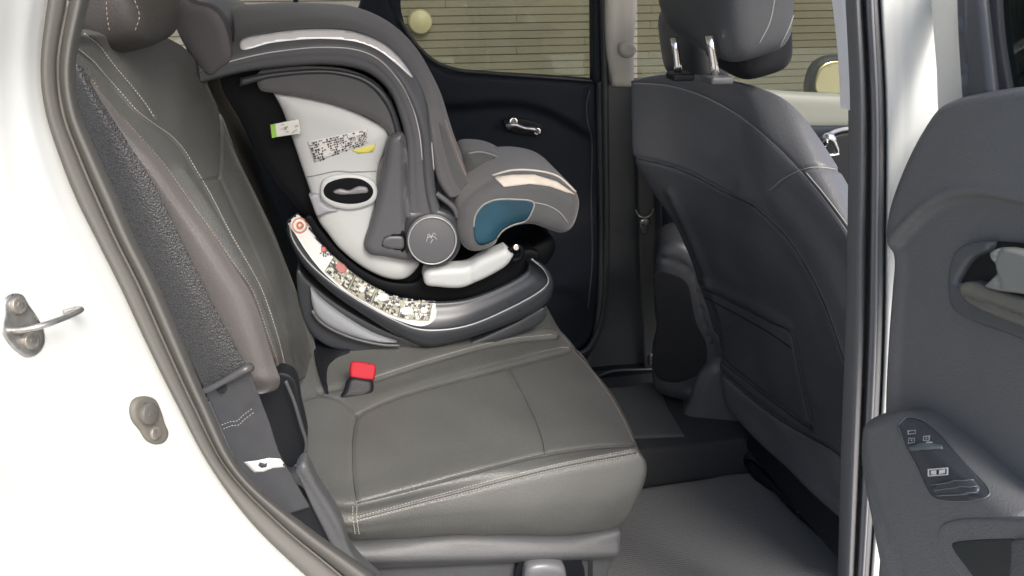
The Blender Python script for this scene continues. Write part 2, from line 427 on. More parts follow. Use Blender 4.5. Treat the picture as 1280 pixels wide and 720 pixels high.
# ================================================================ SETTING
gr = box('ground', (-14, -8, -.06), (14, 16, 0), mat('driveway_concrete', (.42, .41, .38), .9, bump=.5, bscale=60, var=.12, vscale=3), bev=0); struct(gr)
# house wall with lap siding behind the far windows
def siding():
    V = []; F = []; z = 0.0; k = 0; p = .064; Y0 = 7.0
    rr = random.Random(2)
    while z < 3.4:
        x = -7.0; 
        while x < 9:
            L = rr.choice([2.4, 3.0, 3.6]); x2 = min(x + L, 9.2); j = rr.uniform(-.0015, .0015)
            b = len(V)
            for xx in (x, x2 - .003):
                V += [(xx, Y0 + .02, z), (xx, Y0 - .011 + j, z), (xx, Y0 - .012 + j, z + .006), (xx, Y0 - .003 + j, z + p - .004), (xx, Y0 + .02, z + p - .002)]
            for s in range(4): F.append((b + s, b + 5 + s, b + 6 + s, b + 1 + s))
            F.append((b, b + 1, b + 2, b + 3, b + 4)); F.append((b + 9, b + 8, b + 7, b + 6, b + 5))
            x = x2
        z += p
    return V, F
SID = mat('siding_paint', (.082,.077,.063), .75, bump=.5, bscale=30, var=.16, vscale=2.2)
hw = thing('house_wall', 'tan house wall of narrow horizontal siding seen through the far car windows', 'wall', (1, 7.0, 0))
V, F = siding(); mk('siding', V, F, SID, hw, smooth=False)
box('wall_core', (-7, 7.021, 0), (9.2, 7.2, 3.45), SID, hw, bev=0)
wl = thing('wall_light', 'small round cream light fixture on the tan siding beyond the rear side window', 'light fixture', tuple(PY(6.97)(525, 27)))
c = P(525, 27, 6.97)
disc('backplate', c + Vector((0, .0, 0)), (0, -1, 0), .10, .02, mat('fixture_plate', (.14,.13,.09), .6), wl)
disc('lamp_globe', c + Vector((0, -.018, 0)), (0, -1, 0), .09, .035, mat('fixture_globe', (.22,.205,.135), .5), wl, dome=.02)

# ================================================================ CAR BODY (near opening)
body = thing('car_body', 'white car body around the open rear doorway with grey rubber weatherstrip', 'car body', (.1, .8, .3))
# painted rear door jamb
Jb = [  # v, seal-edge u
 (-60, 68), (0, 59), (80, 50), (140, 56), (200, 75), (250, 95), (300, 120), (360, 150), (435, 185), (505, 220), (580, 260), (650, 310), (710, 370), (780, 450)]
rows = []
for v, u in Jb:
    rows.append([P(u + 14, v, .80), P(u + 5, v, .768), P(u - 2, v, .758), P(u - 25, v + 4, .735), P(u - 70, v + 10, .70), P(u - 140, v + 18, .655), P(u - 230, v + 30, .60), P(u - 340, v + 50, .54)])
jamb = S('door_jamb', rows, PAINT, body, 150, 190, T=.002, creases=[
    ([(-20, 490), (20, 600), (75, 720)], 16, .0015), ([(35, 560), (75, 640), (140, 725)], 12, -.0012), ([(15, 0), (12, 120), (40, 300), (110, 480), (180, 600), (300, 730)], 14, .0008),
    ([(40, -20), (30, 90), (55, 220), (130, 380), (200, 530), (280, 640)], 9, -.0008)])
# weatherstrip band
inn = {-60: 128, 0: 112, 80: 95, 140: 101, 200: 126, 250: 149, 300: 170, 360: 200, 435: 232, 505: 262, 580: 308, 650: 393, 710: 478, 780: 560}
rows = []
for v, u in Jb:
    a = inn[v]; q = lambda f, Y: P(u + (a - u) * f, v + (14 * f if v > 560 else 0), Y)
    rows.append([q(-.06, .785), q(0, .764), q(.10, .752), q(.3, .755), q(.44, .762), q(.50, .774), q(.56, .764), q(.70, .752), q(.86, .758), q(.97, .79), q(1.0, .86)])
seal = S('weatherstrip', rows, RUBBER, body, 130, 150, T=.003, creases=[])
ridge = [(u + (inn[v] - u) * .46, v + (6 if v > 560 else 0)) for v, u in Jb if v >= 0]
tube('weatherstrip_lip', drape(ridge, [seal], lift=.001), .0016, mat('worn_rubber', (.09, .088, .08), .5, bump=.2), body, n=140)
# striker
pj = lambda u, v: drape([(u, v), (u + .5, v)], [jamb], n=2)[0]
nJ = (pj(60, 400) - pj(20, 400)).cross(pj(20, 440) - pj(20, 400)).normalized()
if nJ.dot(CAM - pj(20, 400)) < 0: nJ = -nJ
JP = Pl(pj(28, 405), nJ)
sk = puff('striker', [(4, 375), (14, 367), (27, 368), (35, 380), (46, 396), (54, 412), (55, 430), (46, 443), (32, 447), (20, 440), (8, 428), (0, 412), (2, 392)], JP, .0022, 5, .003, STEEL, body, step=2.5)
disc('bolt', JP(18, 382) + nJ * .002, nJ, .0068, .0045, ZINC, sk); disc('bolt', JP(34, 426) + nJ * .002, nJ, .0072, .0045, ZINC, sk)
for cc in ((18, 382), (34, 426)): disc('bolt_socket', JP(*cc) + nJ * .0064, nJ, .003, .0006, STEEL, sk, seg=6)
a = JP(14, 413); tube('striker_loop', [a, a + nJ * .012, JP(26, 408) + nJ * .022, JP(58, 396) + nJ * .024, JP(76, 388) + nJ * .022, JP(79, 387) + nJ * .014, JP(76, 391) + nJ * .004], .0026, STEEL, sk, n=40)
# buffer
JP2 = Pl(pj(185, 525), nJ)
bf = puff('buffer', [(163, 510), (168, 499), (180, 495), (192, 499), (199, 512), (204, 528), (209, 542), (204, 553), (193, 556), (182, 551), (174, 538), (165, 525)], JP2, .004, 4, .003, mat('buffer_rubber', (.09,.086,.072), .6, bump=.3), body, step=2.5)
disc('buffer_bolt', JP2(179, 517) + nJ * .003, nJ, .0105, .007, mat('buffer_head', (.07,.068,.06), .5, bump=.4), bf, dome=.001); disc('buffer_bolt', JP2(189, 541) + nJ * .003, nJ, .0065, .004, ZINC, bf)
disc('buffer_socket', JP2(178, 517) + nJ * .010, nJ, .004, .0008, ZINC, bf, seg=6)

# near B pillar : rubber face and painted skin
rows = []
Bv = [(-60, 1063, 1100), (0, 1064, 1102), (137, 1070, 1109), (300, 1069, 1109), (430, 1066, 1107), (560, 1061, 1101), (680, 1057, 1093), (790, 1053, 1085)]
for v, a, b in Bv:
    q = lambda f, Y: P(a + (b - a) * f, v, Y)
    rows.append([q(-.25, .93), q(0, .81), q(.12, .785), q(.27, .783), q(.38, .80), q(.43, .803), q(.5, .782), q(.62, .776), q(.80, .772), q(.90, .780), q(.98, .80)])
S('pillar_weatherstrip', rows, mat('pillar_rubber', (.115,.118,.124), .75, bump=.2, bscale=500), body, 120, 60, T=.003, creases=[([(a + (b - a) * .56, v) for v, a, b in Bv], 1.3, .0035)])
lip = [P(a + (b - a) * .68, v, .7725) for v, a, b in Bv]
tube('pillar_weatherstrip_lip', lip, .0013, mat('pillar_lip', (.20,.20,.21), .7), body, n=60)
rows = [[P(b - 3, v, .79), P(b + 1, v, .770), P(b + 14, v, .770), P(b + 45, v, .766), P(b + 80, v, .764), P(b + 105, v, .760), P(b + 130, v, .752)] for v, a, b in Bv]
S('pillar_skin', rows, PAINT, body, 60, 50, T=.002, creases=[([(1128, -40), (1131, 140), (1125, 300)], 6, .0015)])
puff('pillar_trim', [(1044, -60, 1), (1064, -60, 1), (1070, 120), (1071, 138, 1), (1062, 138, 1), (1058, 60)], PY(.90), .004, 3, .02, WHITE_TR, body, step=5)
# roof, floor, rocker and far side shell (they shade the cabin)
box('roof', (-1.2, .80, 1.70), (1.05, 2.2, 1.74), PALE, body, bev=.01)
box('rocker', (-.12, .70, .24), (2.0, .83, .45), PAINT, body, bev=.02)
fl = box('floor_pan', (-.2, .80, .26), (2.2, 1.55, .305), CARPET, body, bev=.01)
# transmission tunnel / far floor step
tn = box('tunnel', (.15, 1.445, .26), (2.0, 1.71, .405), CARPET, body, bev=.012)
box('far_floor', (-.2, 1.56, .18), (2.2, 2.2, .25), CARPET, body, bev=.004)
# far side body : lower shell and pillars
box('far_rocker', (-1.3, 2.15, .24), (2.2, 2.30, .44), TRIM_D, body, bev=.01)

# far B pillar
P2 = PY(2.10)
bp = puff('far_pillar', [(746, 100, 1), (824, 100, 1), (828, 300), (834, 470, 1), (765, 474, 1), (720, 466), (735, 445), (746, 395)], P2, .012, 8, .04, TRIM_P, body, step=6, creases=[([(793, 110), (797, 250), (800, 460)], 3, .004), ([(768, 292), (795, 298)], 3, .004)])
puff('far_pillar_trim', [(757, -80, 1), (797, -80, 1), (797, -20), (792, 60), (791, 106), (788, 109, 1), (766, 108, 1), (758, 60)], PY(2.07), .012, 9, .05, PALE, body, step=5, creases=[([(770, -60), (771, 107)], 2, .003)])
tube('far_door_weatherstrip', [P(u, v, 2.085) for u, v in [(752, -80), (755, 50), (757, 180), (758, 320), (756, 380), (749, 412), (735, 436), (712, 448), (690, 452)]], .010, RUBBER_D, body, n=90)
tube('far_sill_edge', [P(u, v, 2.05) for u, v in [(748, 470), (765, 464), (800, 462), (832, 461)]], .004, TRIM, body, n=20)
puff('far_sill', [(730, 466, 1), (766, 462), (836, 458, 1), (840, 486, 1), (800, 486), (745, 490, 1)], PY(2.06), .006, 6, .05, TRIM_D, body, step=6)
# far roof pillars beyond the rear door
puff('rear_pillar', [(480, -60, 1), (503, -60, 1), (501, 10), (505, 34), (498, 40), (486, 22), (483, 0)], PY(2.13), .008, 5, .05, NAVY, body, step=5)
puff('quarter_frame', [(150, -60, 1), (172, -60, 1), (150, 60), (255, 60), (268, 24), (264, 70), (130, 80, 1)], PY(2.16), .004, 4, .03, NAVY, body, step=6)
tube('quarter_divider', [P(373, -60, 2.14), P(369, 12, 2.14)], .006, NAVY, body)

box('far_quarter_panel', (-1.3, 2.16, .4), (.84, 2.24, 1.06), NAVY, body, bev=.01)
# ---- far rear door
fd = thing('rear_door', 'dark inner panel of the closed far rear door behind the child seat', 'car door', tuple(P(650, 300, 2.14)))
D2 = PY(2.12)
def fd_fn(A, d):
    h = np.zeros(len(A)); arc = crv([(585, 133), (612, 130), (652, 131), (682, 139), (712, 155), (738, 171)], 40)
    av = np.interp(A[:, 0], arc[:, 0], arc[:, 1]); h -= .022 / (1 + np.exp(-(A[:, 1] - av) / 2.0)); 
    h += .02 / (1 + np.exp(-(A[:, 1] - 262 - (740 - A[:, 0]) * .35) / 8.0))
    r = np.hypot((A[:, 0] - 700) / 1.0, (A[:, 1] - 405) / 1.15); h -= .012 / (1 + np.exp((r - 38) / 2.5)); return h
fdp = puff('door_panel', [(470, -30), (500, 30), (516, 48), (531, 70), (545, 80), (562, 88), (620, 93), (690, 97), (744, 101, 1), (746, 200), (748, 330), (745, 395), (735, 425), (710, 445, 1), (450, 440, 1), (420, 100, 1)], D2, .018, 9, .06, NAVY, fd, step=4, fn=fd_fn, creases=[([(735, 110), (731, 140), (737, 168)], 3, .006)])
seam('panel_edge', [(737, 112), (733, 135), (735, 155), (739, 170), (739, 250), (740, 330), (735, 385)], [fdp], mat('edge_highlight', (.05,.055,.06), .35), fd, r=.0022, lift=0)  # lighter line painted along the panel edge as its highlight
puff('handle_recess', [(628, 152), (640, 148), (665, 151), (678, 158), (675, 169), (655, 169), (634, 163)], PY(2.115), .002, 4, .01, TRIM_D, fd, step=3)
hd = tube('door_handle', [P(634, 158, 2.09), P(642, 156, 2.082), P(655, 160, 2.084), P(668, 162, 2.086), P(672, 166, 2.095)], [.010, .006, .005, .006, .008], mat('satin_metal', (.42, .43, .45), .3, .9), fd)
disc('lock_knob', P(641, 152, 2.092), (0, -1, .1), .012, .012, CHROME, fd, seg=20); disc('lock_knob', P(671, 164, 2.092), (0, -1, .1), .010, .008, CHROME, fd, seg=20)
tube('window_seal', [P(u, v, 2.105) for u, v in [(500, 24), (510, 42), (524, 60), (545, 78), (570, 87), (620, 92), (690, 97), (742, 101)]], .005, RUBBER_D, fd, n=60)
puff('window_glass', [(497, -80, 1), (753, -80, 1), (754, 110, 1), (520, 100, 1), (500, 45)], PY(2.14), .0, 3, .003, GLASS, fd, step=20)
puff('window_frame', [(740, -80, 1), (757, -80, 1), (757, 104, 1), (741, 104, 1)], PY(2.10), .006, 5, .03, NAVY, fd, step=8)
puff('quarter_glass', [(160, -60, 1), (484, -60, 1), (486, 30, 1), (270, 30, 1), (160, 75, 1)], PY(2.19), 0, 3, .003, GLASS_C, body, step=20)

# ---- far front door with mirror
ff = thing('front_door', 'far front door with pale window ledge seen past the front seat', 'car door', tuple(P(1030, 200, 2.2)))
D3 = PY(2.16)
puff('door_ledge', [(900, 104, 1), (960, 114), (1010, 118), (1110, 122, 1), (1110, 160, 1), (1009, 160), (900, 160, 1)], D3, .012, 12, .06, mat('pale_green_ledge', (.12,.128,.11), .5, bump=.2), ff, step=5)
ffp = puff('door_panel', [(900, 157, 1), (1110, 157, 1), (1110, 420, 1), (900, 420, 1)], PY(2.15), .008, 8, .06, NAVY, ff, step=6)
tube('panel_arc', [P(u, v, 2.13) for u, v in [(1018, 190), (1026, 176), (1038, 167), (1052, 162), (1075, 160)]], .006, LGREY, ff, n=30)
hd = tube('door_handle', [P(1028, 178, 2.12), P(1036, 172, 2.105), P(1044, 183, 2.10), P(1046, 190, 2.105)], [.018, .016, .010, .008], CHROME, ff)
tube('handle_bezel', [P(1030, 193, 2.12), P(1040, 194, 2.11), P(1048, 192, 2.11)], .006, CHROME, ff)
puff('window_glass', [(797, -80, 1), (1110, -80, 1), (1110, 125, 1), (797, 125, 1)], PY(2.21), 0, 3, .003, GLASS, ff, step=20)
puff('handle_pocket', [(1024, 200), (1030, 182), (1045, 170), (1075, 168), (1090, 190), (1085, 225), (1055, 238), (1032, 225)], PY(2.135), .002, 4, .01, TRIM_D, ff, step=4)
box('far_side_panel', (.80, 2.16, .4), (1.05, 2.24, 1.06), NAVY, ff, bev=.01)
mr = thing('side_mirror', 'black door mirror outside the far front window reflecting tan siding', 'mirror', tuple(P(1035, 100, 2.4)))
puff('mirror_housing', [(1010, 118), (1010, 98), (1018, 80), (1032, 71), (1055, 69), (1090, 72), (1100, 95), (1095, 124), (1050, 126)], PY(2.45), .012, 6, .02, TRIM_D, mr, step=4)
puff('mirror_glass', [(1020, 114), (1020, 98), (1026, 84), (1036, 78), (1056, 76), (1085, 79), (1090, 95), (1086, 117), (1050, 119)], PY(2.425), .001, 3, .004, mat('mirror_reflection_tint', (.86, .78, .55), .12, .9), mr, step=5)  # yellow tint paints the reflected siding into the glass

# ---- far seat belt on the pillar
fb = thing('seat_belt', 'dark front seat belt hanging down the far door pillar with a metal tongue', 'seat belt', tuple(P(808, 300, 2.05)))
S('webbing', [[P(796, 100, 2.06), P(816, 100, 2.06)], [P(797, 200, 2.06), P(816, 200, 2.055)], [P(799, 300, 2.06), P(821, 300, 2.05)], [P(803, 400, 2.06), P(824, 400, 2.055)], [P(806, 462, 2.06), P(827, 462, 2.06)]], mat('far_belt', (.045, .047, .046), .6, bump=.5, bscale=500), fb, 8, 30, T=.002)
tube('tongue', [P(795, 262, 2.045), P(799, 270, 2.03), P(806, 272, 2.028), P(814, 268, 2.03), P(817, 260, 2.04)], .0028, STEEL, fb, n=24)
puff('tongue_plate', [(801, 275), (813, 275), (811, 284), (808, 292), (803, 290)], PY(2.035), .003, 3, .003, STEEL, fb, step=2)
puff('belt_guide', [(775, 56), (781, 52), (790, 55), (795, 62), (791, 70), (781, 72), (775, 66)], PY(2.045), .01, 6, .02, PALE, fb, step=2.5)
box('anchor_cap', tuple(P(812, 452, 2.05) - Vector((0, .0, .012))), tuple(P(826, 446, 2.05) + Vector((0, .03, .01))), STEEL, fb, bev=.002)

# ================================================================ REAR BENCH
bench = thing('rear_seat', 'grey leather rear bench seat with light stitching and empty near place', 'car seat', (.1, 1.25, .45))
# cushion : rows run from the far side over the top to the near flank, columns from the backrest to the front
def wrow(Y, z): return [Vector((-.19, Y, z)), Vector((-.12, Y, z + .01)), Vector((0, Y, z + .012)), Vector((.14, Y, z + .012)), Vector((.27, Y, z + .01)), Vector((.365, Y, z)), Vector((.408, Y, z - .03)), Vector((.40, Y, z - .10))]
def prow(L, f): 
    # hidden ends: roll under the backrest and over the front
    a = L[0] + Vector((-.06, 0, -.01)); b = L[-1] + Vector((.004, .03, -.03)); c = L[-1] + Vector((-.03, .06, -.08)); return [a] + L + [b, c]
rows = [wrow(2.10, .66), wrow(2.06, .70), wrow(1.75, .705), wrow(1.52, .71)]
rows = [[r[0] + Vector((-.03, 0, 0))] + r for r in rows]
tp = [([(405, 487), (470, 472), (540, 450), (620, 429), (672, 420), (699, 414)], .712),
      ([(398, 500), (458, 497), (533, 473), (627, 449), (690, 434), (713, 428)], .714),
      ([(385, 535), (441, 522), (527, 487), (627, 461), (712, 439), (732, 452)], .712),
      ([(375, 565), (440, 560), (530, 530), (640, 507), (735, 487), (762, 490)], .714),
      ([(378, 600), (441, 600), (535, 568), (655, 540), (755, 520), (783, 524)], .714),
      ([(392, 622), (445, 627), (540, 603), (665, 572), (770, 551), (792, 548)], .712)]
for L, z in tp: rows.append(prow([PZ(u, v, z) for u, v in L], 1))
for L, Y in [([(408, 640), (443, 643), (545, 619), (670, 588), (775, 567), (797, 563)], (.975, .985, 1.0, 1.01, 1.02, 1.02)),
             ([(412, 650), (445, 653), (550, 628), (675, 604), (780, 588), (806, 580)], (.97, .98, .992, .998, 1.005, 1.01)),
             ([(418, 658), (447, 660), (555, 644), (690, 634), (780, 622), (804, 604)], (.975, .985, .992, .995, 1.0, 1.01)),
             ([(426, 668), (450, 670), (565, 664), (710, 663), (772, 655), (790, 637)], (.99, 1.0, 1.01, 1.015, 1.02, 1.02)),
             ([(440, 680), (460, 678), (570, 672), (705, 670), (765, 662), (782, 650)], (1.06, 1.06, 1.06, 1.06, 1.06, 1.06))]:
    rows.append(prow([P(u, v, y) for (u, v), y in zip(L, Y)], 1))
ins_top = [(447, 519), (480, 503), (527, 487), (627, 461), (711, 439)]
ins_left = [(447, 519), (442, 540), (441, 587), (444, 615), (447, 630)]
ins_bot = [(447, 629), (527, 607), (610, 585), (681, 568), (740, 559), (790, 556)]
ins_mid = [(637, 462), (652, 490), (668, 523), (677, 548), (681, 567)]
split = [(400, 489), (466, 474), (539, 451), (627, 428), (695, 420)]
cush = S('seat_cushion', rows, LEATHER, bench, 260, 300, T=0, wob=.0012, creases=[(ins_top, 2.2, .0035), (ins_left, 2.2, .0035), (ins_bot, 2.2, .0035), (ins_mid, 2.5, .0035), (split, 3, .006), ([(398, 492), (425, 500), (447, 519)], 2.2, .0025),
    ([(445, 648), (568, 616), (693, 584), (793, 565)], 2.0, .002),
    ([(470, 560), (600, 520), (700, 500)], 45, -.004), ([(560, 560), (640, 545)], 30, -.002)])
ST = bvh([cush])
for k, pl_ in enumerate([[(446, 646), (568, 613), (693, 581), (790, 562)], [(446, 651), (568, 619), (693, 587), (794, 568)]]): seam('stitching', pl_, ST, STITCH, cush, r=.0006, dash=.0045)
seam('stitching', [(446, 633), (446, 648), (449, 668)], ST, STITCH, cush, r=.0006, dash=.0045)
seam('stitching', [(441, 633), (441, 646), (444, 668)], ST, STITCH, cush, r=.0007, dash=.006)
seam('stitching', [(468, 471), (541, 448), (629, 425), (690, 418)], ST, STITCH, cush, r=.0006, dash=.0045)
seam('stitching', [(702, 419), (722, 443), (758, 489), (779, 524), (792, 553)], ST, STITCH_R, cush, r=.0007, dash=.006)
for pl_ in (ins_top, ins_left, ins_bot, ins_mid): seam('piping', pl_, ST, mat('dark_seam', (.03, .03, .028), .6), cush, r=.0009, lift=-.0002)
# plastic base under the cushion
puff('seat_base', [(433, 668, 1), (452, 671), (568, 664), (714, 664), (775, 654, 1), (773, 676), (760, 705), (757, 800, 1), (440, 800, 1), (436, 700)], PY(1.045), .02, 6, .35, TRIM, bench, step=4,
     fn=lambda A, d: .012 * np.exp(-((A[:, 1] - (684 - (A[:, 0] - 450) * .02)) / 9.0) ** 2) - .012 / (1 + np.exp(-(A[:, 1] - (703 - (A[:, 0] - 485) * .045)) / 1.5)) * (A[:, 0] < 735))
puff('storage_opening', [(648, 704), (660, 700), (718, 699), (728, 704), (730, 800, 1), (646, 800, 1)], PY(1.0225), .0, 2, .01, TRIM_D, bench, step=5)
puff('release_lever', [(657, 708), (666, 703), (696, 702), (705, 707), (708, 780, 1), (652, 780, 1)], PY(1.012), .012, 9, .01, mat('lever_plastic', (.10,.104,.11), .3), bench, step=4)

# backrest, near section : columns run from the door side to the inboard edge
Yc = [.97, 1.0, 1.04, 1.08, 1.13, 1.22, 1.34, 1.44, 1.465]
B = [
 [(78, 42), (92, 40), (108, 40), (122, 40), (140, 44), (170, 48), (210, 46), (244, 72), (256, 88)],
 [(82, 62), (97, 60), (112, 60), (128, 66), (150, 72), (185, 78), (222, 84), (250, 100), (262, 108)],
 [(92, 100), (108, 104), (130, 108), (150, 118), (175, 124), (205, 128), (240, 130), (268, 142), (280, 148)],
 [(110, 160), (132, 168), (165, 172), (190, 178), (212, 184), (235, 188), (262, 190), (288, 196), (300, 200)],
 [(135, 225), (165, 235), (205, 232), (232, 232), (250, 236), (268, 238), (290, 240), (312, 242), (323, 246)],
 [(165, 295), (200, 300), (250, 292), (275, 285), (291, 290), (305, 292), (320, 294), (336, 296), (346, 298)],
 [(195, 355), (235, 365), (292, 355), (310, 348), (324, 350), (335, 352), (348, 355), (360, 354), (368, 356)],
 [(225, 420), (262, 430), (322, 425), (340, 415), (350, 415), (358, 415), (368, 415), (382, 415), (390, 414)],
 [(250, 480), (292, 478), (332, 478), (352, 473), (360, 478), (368, 476), (378, 472), (391, 465), (399, 452)],
]
rows = [[P(B[0][j][0] + 3, B[0][j][1] - 4, Yc[j]) + Vector((-.07, 0, .004)) for j in range(9)]]
rows += [[P(r[j][0], r[j][1], Yc[j]) for j in range(9)] for r in B]
seamA = [(112, 100), (125, 118), (160, 158), (200, 203), (232, 248), (262, 290), (290, 330), (312, 362), (331, 415), (346, 460), (349, 480)]
seamB = [(97, 63), (115, 78), (130, 95), (152, 120), (170, 140), (192, 157), (212, 171), (228, 188), (242, 211), (262, 245), (285, 290), (305, 325), (325, 362), (345, 420), (354, 458), (355, 476)]
seamC = [(105, 42), (122, 55), (143, 82), (165, 108), (182, 130), (193, 147)]
pipe = [(212, 46), (235, 60), (255, 90), (270, 125), (282, 158), (303, 205), (323, 245), (345, 295), (367, 355), (388, 412), (398, 450)]
back = S('backrest', rows, LEATHER, bench, 220, 300, T=0, wob=.001, creases=[(seamA, 2.0, .002), (seamB, 1.8, .003), (seamC, 1.8, .002), (pipe, 2, .002), ([(276, 130), (277, 180), (275, 222)], 1.6, .003), ([(254, 226), (275, 222)], 1.6, .003), ([(275, 222), (300, 275), (330, 340), (352, 400), (372, 455)], 2.0, .003),
    ([(330, 370), (352, 395), (372, 420), (388, 440)], 3, .002), ([(225, 215), (262, 270), (300, 335), (326, 395), (340, 445)], 8, -.006)])
BT = bvh([back])
seam('stitching', [(a + 3, b) for a, b in seamA], BT, STITCH_R, back, r=.0006, dash=.0045); seam('piping', seamA, BT, mat('seam_shadow', (.03, .028, .026), .6), back, r=.0008, lift=-.0003)
seam('stitching', [(a + 1.5, b - 1.5) for a, b in seamB], BT, STITCH, back, r=.00055, dash=.0045); seam('stitching', seamC, BT, STITCH, back, r=.00055, dash=.0045)
seam('piping', pipe[1:], BT, mat('edge_piping', (.2, .2, .185), .45), back, r=.0022, lift=-.0006)
# side bolster : warm toned panel between the door side and the stitched seam
bol = S('bolster', [[P(u - 60, v + 10, .985) + Vector((-.03, 0, 0)), P(u - 34, v + 4, .972), P(u - 14, v + 2, .975), P(u + 1, v, .99)] for u, v in [(108, 96), (132, 122), (168, 165), (205, 208), (236, 250), (264, 290), (290, 330), (313, 368), (330, 415), (343, 455), (349, 472)]] + [[P(u - 60, v + 10, .99) + Vector((-.03, 0, 0)), P(u - 30, v + 6, .985), P(u - 12, v + 4, .985), P(u, v, 1.0)] for u, v in [(349, 482), (344, 488)]], LEATHER_W, bench, 50, 200, T=.01, wob=.001)
# middle section behind the child seat
rows = []
for z, x in ((1.27, -.33), (1.26, -.285), (1.2, -.255), (1.0, -.215), (.85, -.19), (.72, -.16), (.64, -.15)):
    rows.append([Vector((x - .05, 1.475, z - .02)), Vector((x + .0, 1.50, z - .005)), Vector((x + .01, 1.65, z)), Vector((x, 1.85, z)), Vector((x - .02, 2.06, z - .01))])
S('backrest', rows, LEATHER, bench, 40, 60, T=.08)
# backrest lower corner recess and door side trim
puff('recess_panel', [(318, 488), (332, 474), (352, 466), (368, 474), (376, 510), (384, 552), (378, 576), (362, 584), (345, 560), (330, 520)], PY(1.05), .002, 4, .03, TRIM_D, bench, step=4)
seam_pts = [P(u, v, 1.03) for u, v in [(357, 476), (367, 500), (376, 530), (383, 556), (378, 574), (368, 584)]]
tube('recess_edge', seam_pts, .0025, TRIM_P, bench, n=40)
puff('side_trim', [(370, 588), (380, 576), (398, 606), (425, 650), (440, 690), (490, 745), (500, 790, 1), (440, 790, 1), (425, 705), (408, 668), (388, 628), (374, 596)], PY(.950), .008, 7, .02, TRIM, bench, step=4, creases=[([(375, 590), (405, 640), (440, 700)], 4, .003)])
puff('trim_pocket', [(350, 615), (372, 608), (386, 622), (408, 668), (425, 705), (440, 790, 1), (400, 790, 1), (390, 700), (365, 660)], PY(.958), .0, 2, .004, TRIM_D, bench, step=3)
# rear head restraint
hr = sellip('head_restraint', P(158, -22, 1.22) + Vector((-.01, 0, .0)), (.05, .135, .085), (.45, .55), mat('dark_warm_leather', (.036, .034, .033), .5, bump=.3, bscale=420, btype='voronoi'), bench, Matrix.Rotation(R(-12), 3, 'Y'))
seam('stitching', [(133, 2), (134, 20), (137, 40)], [hr], STITCH_R, hr, dash=.006); seam('stitching', [(168, 0), (174, 20), (168, 40)], [hr], STITCH_R, hr, dash=.006)

# near seat belt
sb = thing('seat_belt', 'black rear seat belt running down beside the grey backrest bolster to the sill', 'seat belt', tuple(P(260, 420, .95)))
Lb = [(74, 70), (90, 110), (112, 170), (138, 235), (168, 300), (198, 365), (226, 425), (256, 488)]
Rb = [(104, 84), (124, 122), (160, 178), (195, 235), (226, 298), (256, 360), (282, 410), (309, 458)]
rows = [[P(a[0], a[1], .955), P((a[0] * 2 + b[0]) / 3, (a[1] * 2 + b[1]) / 3, .948), P((a[0] + 2 * b[0]) / 3, (a[1] + 2 * b[1]) / 3, .946), P(b[0], b[1], .952)] for a, b in zip(Lb, Rb)]
S('webbing', rows, BELT, sb, 40, 160, T=.0016, wob=.0006)
Lc = [(256, 488), (272, 525), (288, 562), (306, 596), (330, 622), (352, 645)]
Rc = [(311, 460), (326, 500), (338, 532), (350, 568), (368, 600), (388, 634)]
rows = [[P(a[0], a[1], .95), P((a[0] + b[0]) / 2, (a[1] + b[1]) / 2, .944), P(b[0], b[1], .95)] for a, b in zip(Lc, Rc)]
lw = S('lower_webbing', rows, BELT_L, sb, 30, 80, T=.0016, wob=.0006)
tube('tongue_bar', [P(250, 490, .942), P(262, 486, .936), P(290, 471, .932), P(308, 461, .934), P(313, 459, .94)], [.0035, .0042, .0042, .0052, .0058], mat('tongue_plastic', (.05, .05, .052), .35), sb, n=30)
LW = bvh([lw])
for dx, dy in ((0, 0), (2, 5)): seam('stitching', [(277 + dx, 531 + dy), (288 + dx, 527 + dy), (296 + dx, 526 + dy), (305 + dx, 518 + dy), (316 + dx, 510 + dy)], LW, mat('grey_thread', (.16, .16, .16), .7), lw, r=.001, dash=.004)
disc('belt_button', drape([(270, 487), (271, 487)], LW, n=2, lift=.0)[0] if len(drape([(270, 500), (271, 500)], LW, n=2)) and False else P(277, 486, .943), (-.1, -1, .3), .006, .002, TRIM_D, sb, seg=20)
decal('belt_label', [(305, 577), (322, 575), (336, 572), (350, 573), (359, 583), (340, 585), (330, 589), (318, 590)], LW, PAPER, lw, lift=.001) if LW else None
decal('label_mark', [(325, 577), (331, 579), (334, 578), (333, 583), (327, 584), (323, 581)], LW, INK, lw, lift=.0016, step=2)

puff('gap_shadow', [(394, 424), (428, 431), (438, 437), (420, 445), (410, 454), (408, 472), (410, 488), (402, 476)], PZ_(.722), .002, 3, .012, TRIM_D, bench, step=4)  # black patch painted in for the shaded gap by the carrier base
# red buckle
bk = thing('seat_belt_buckle', 'black seat belt buckle with a red release button on the rear cushion', 'buckle', tuple(P(448, 475, 1.33)))
puff('buckle_body', [(430, 488), (437, 472), (466, 474, 1), (467, 486), (463, 494), (445, 500), (424, 498)], Pl(PZ(448, 486, .72), (.1, -.9, .5)), .012, 6, .02, TRIM_D, bk, step=3)
puff('release_button', [(438, 454), (441, 452), (468, 456), (470, 459), (467, 475), (464, 476), (438, 472), (437, 468)], Pl(PZ(448, 480, .728), (.05, -.8, .6)), .009, 3, .016, REDP, bk, step=2)
decal('button_rim', [(438, 470, 1), (465, 473, 1), (465, 477, 1), (437, 474, 1)], [list(GEO)[-1]], CREAM, bk, lift=.0004, step=2) if False else None
tube('buckle_strap', [P(404, 470, 1.40), P(412, 490, 1.38), P(424, 497, 1.345), P(436, 492, 1.33)], [.006, .009, .011, .011], TRIM_D, bk)

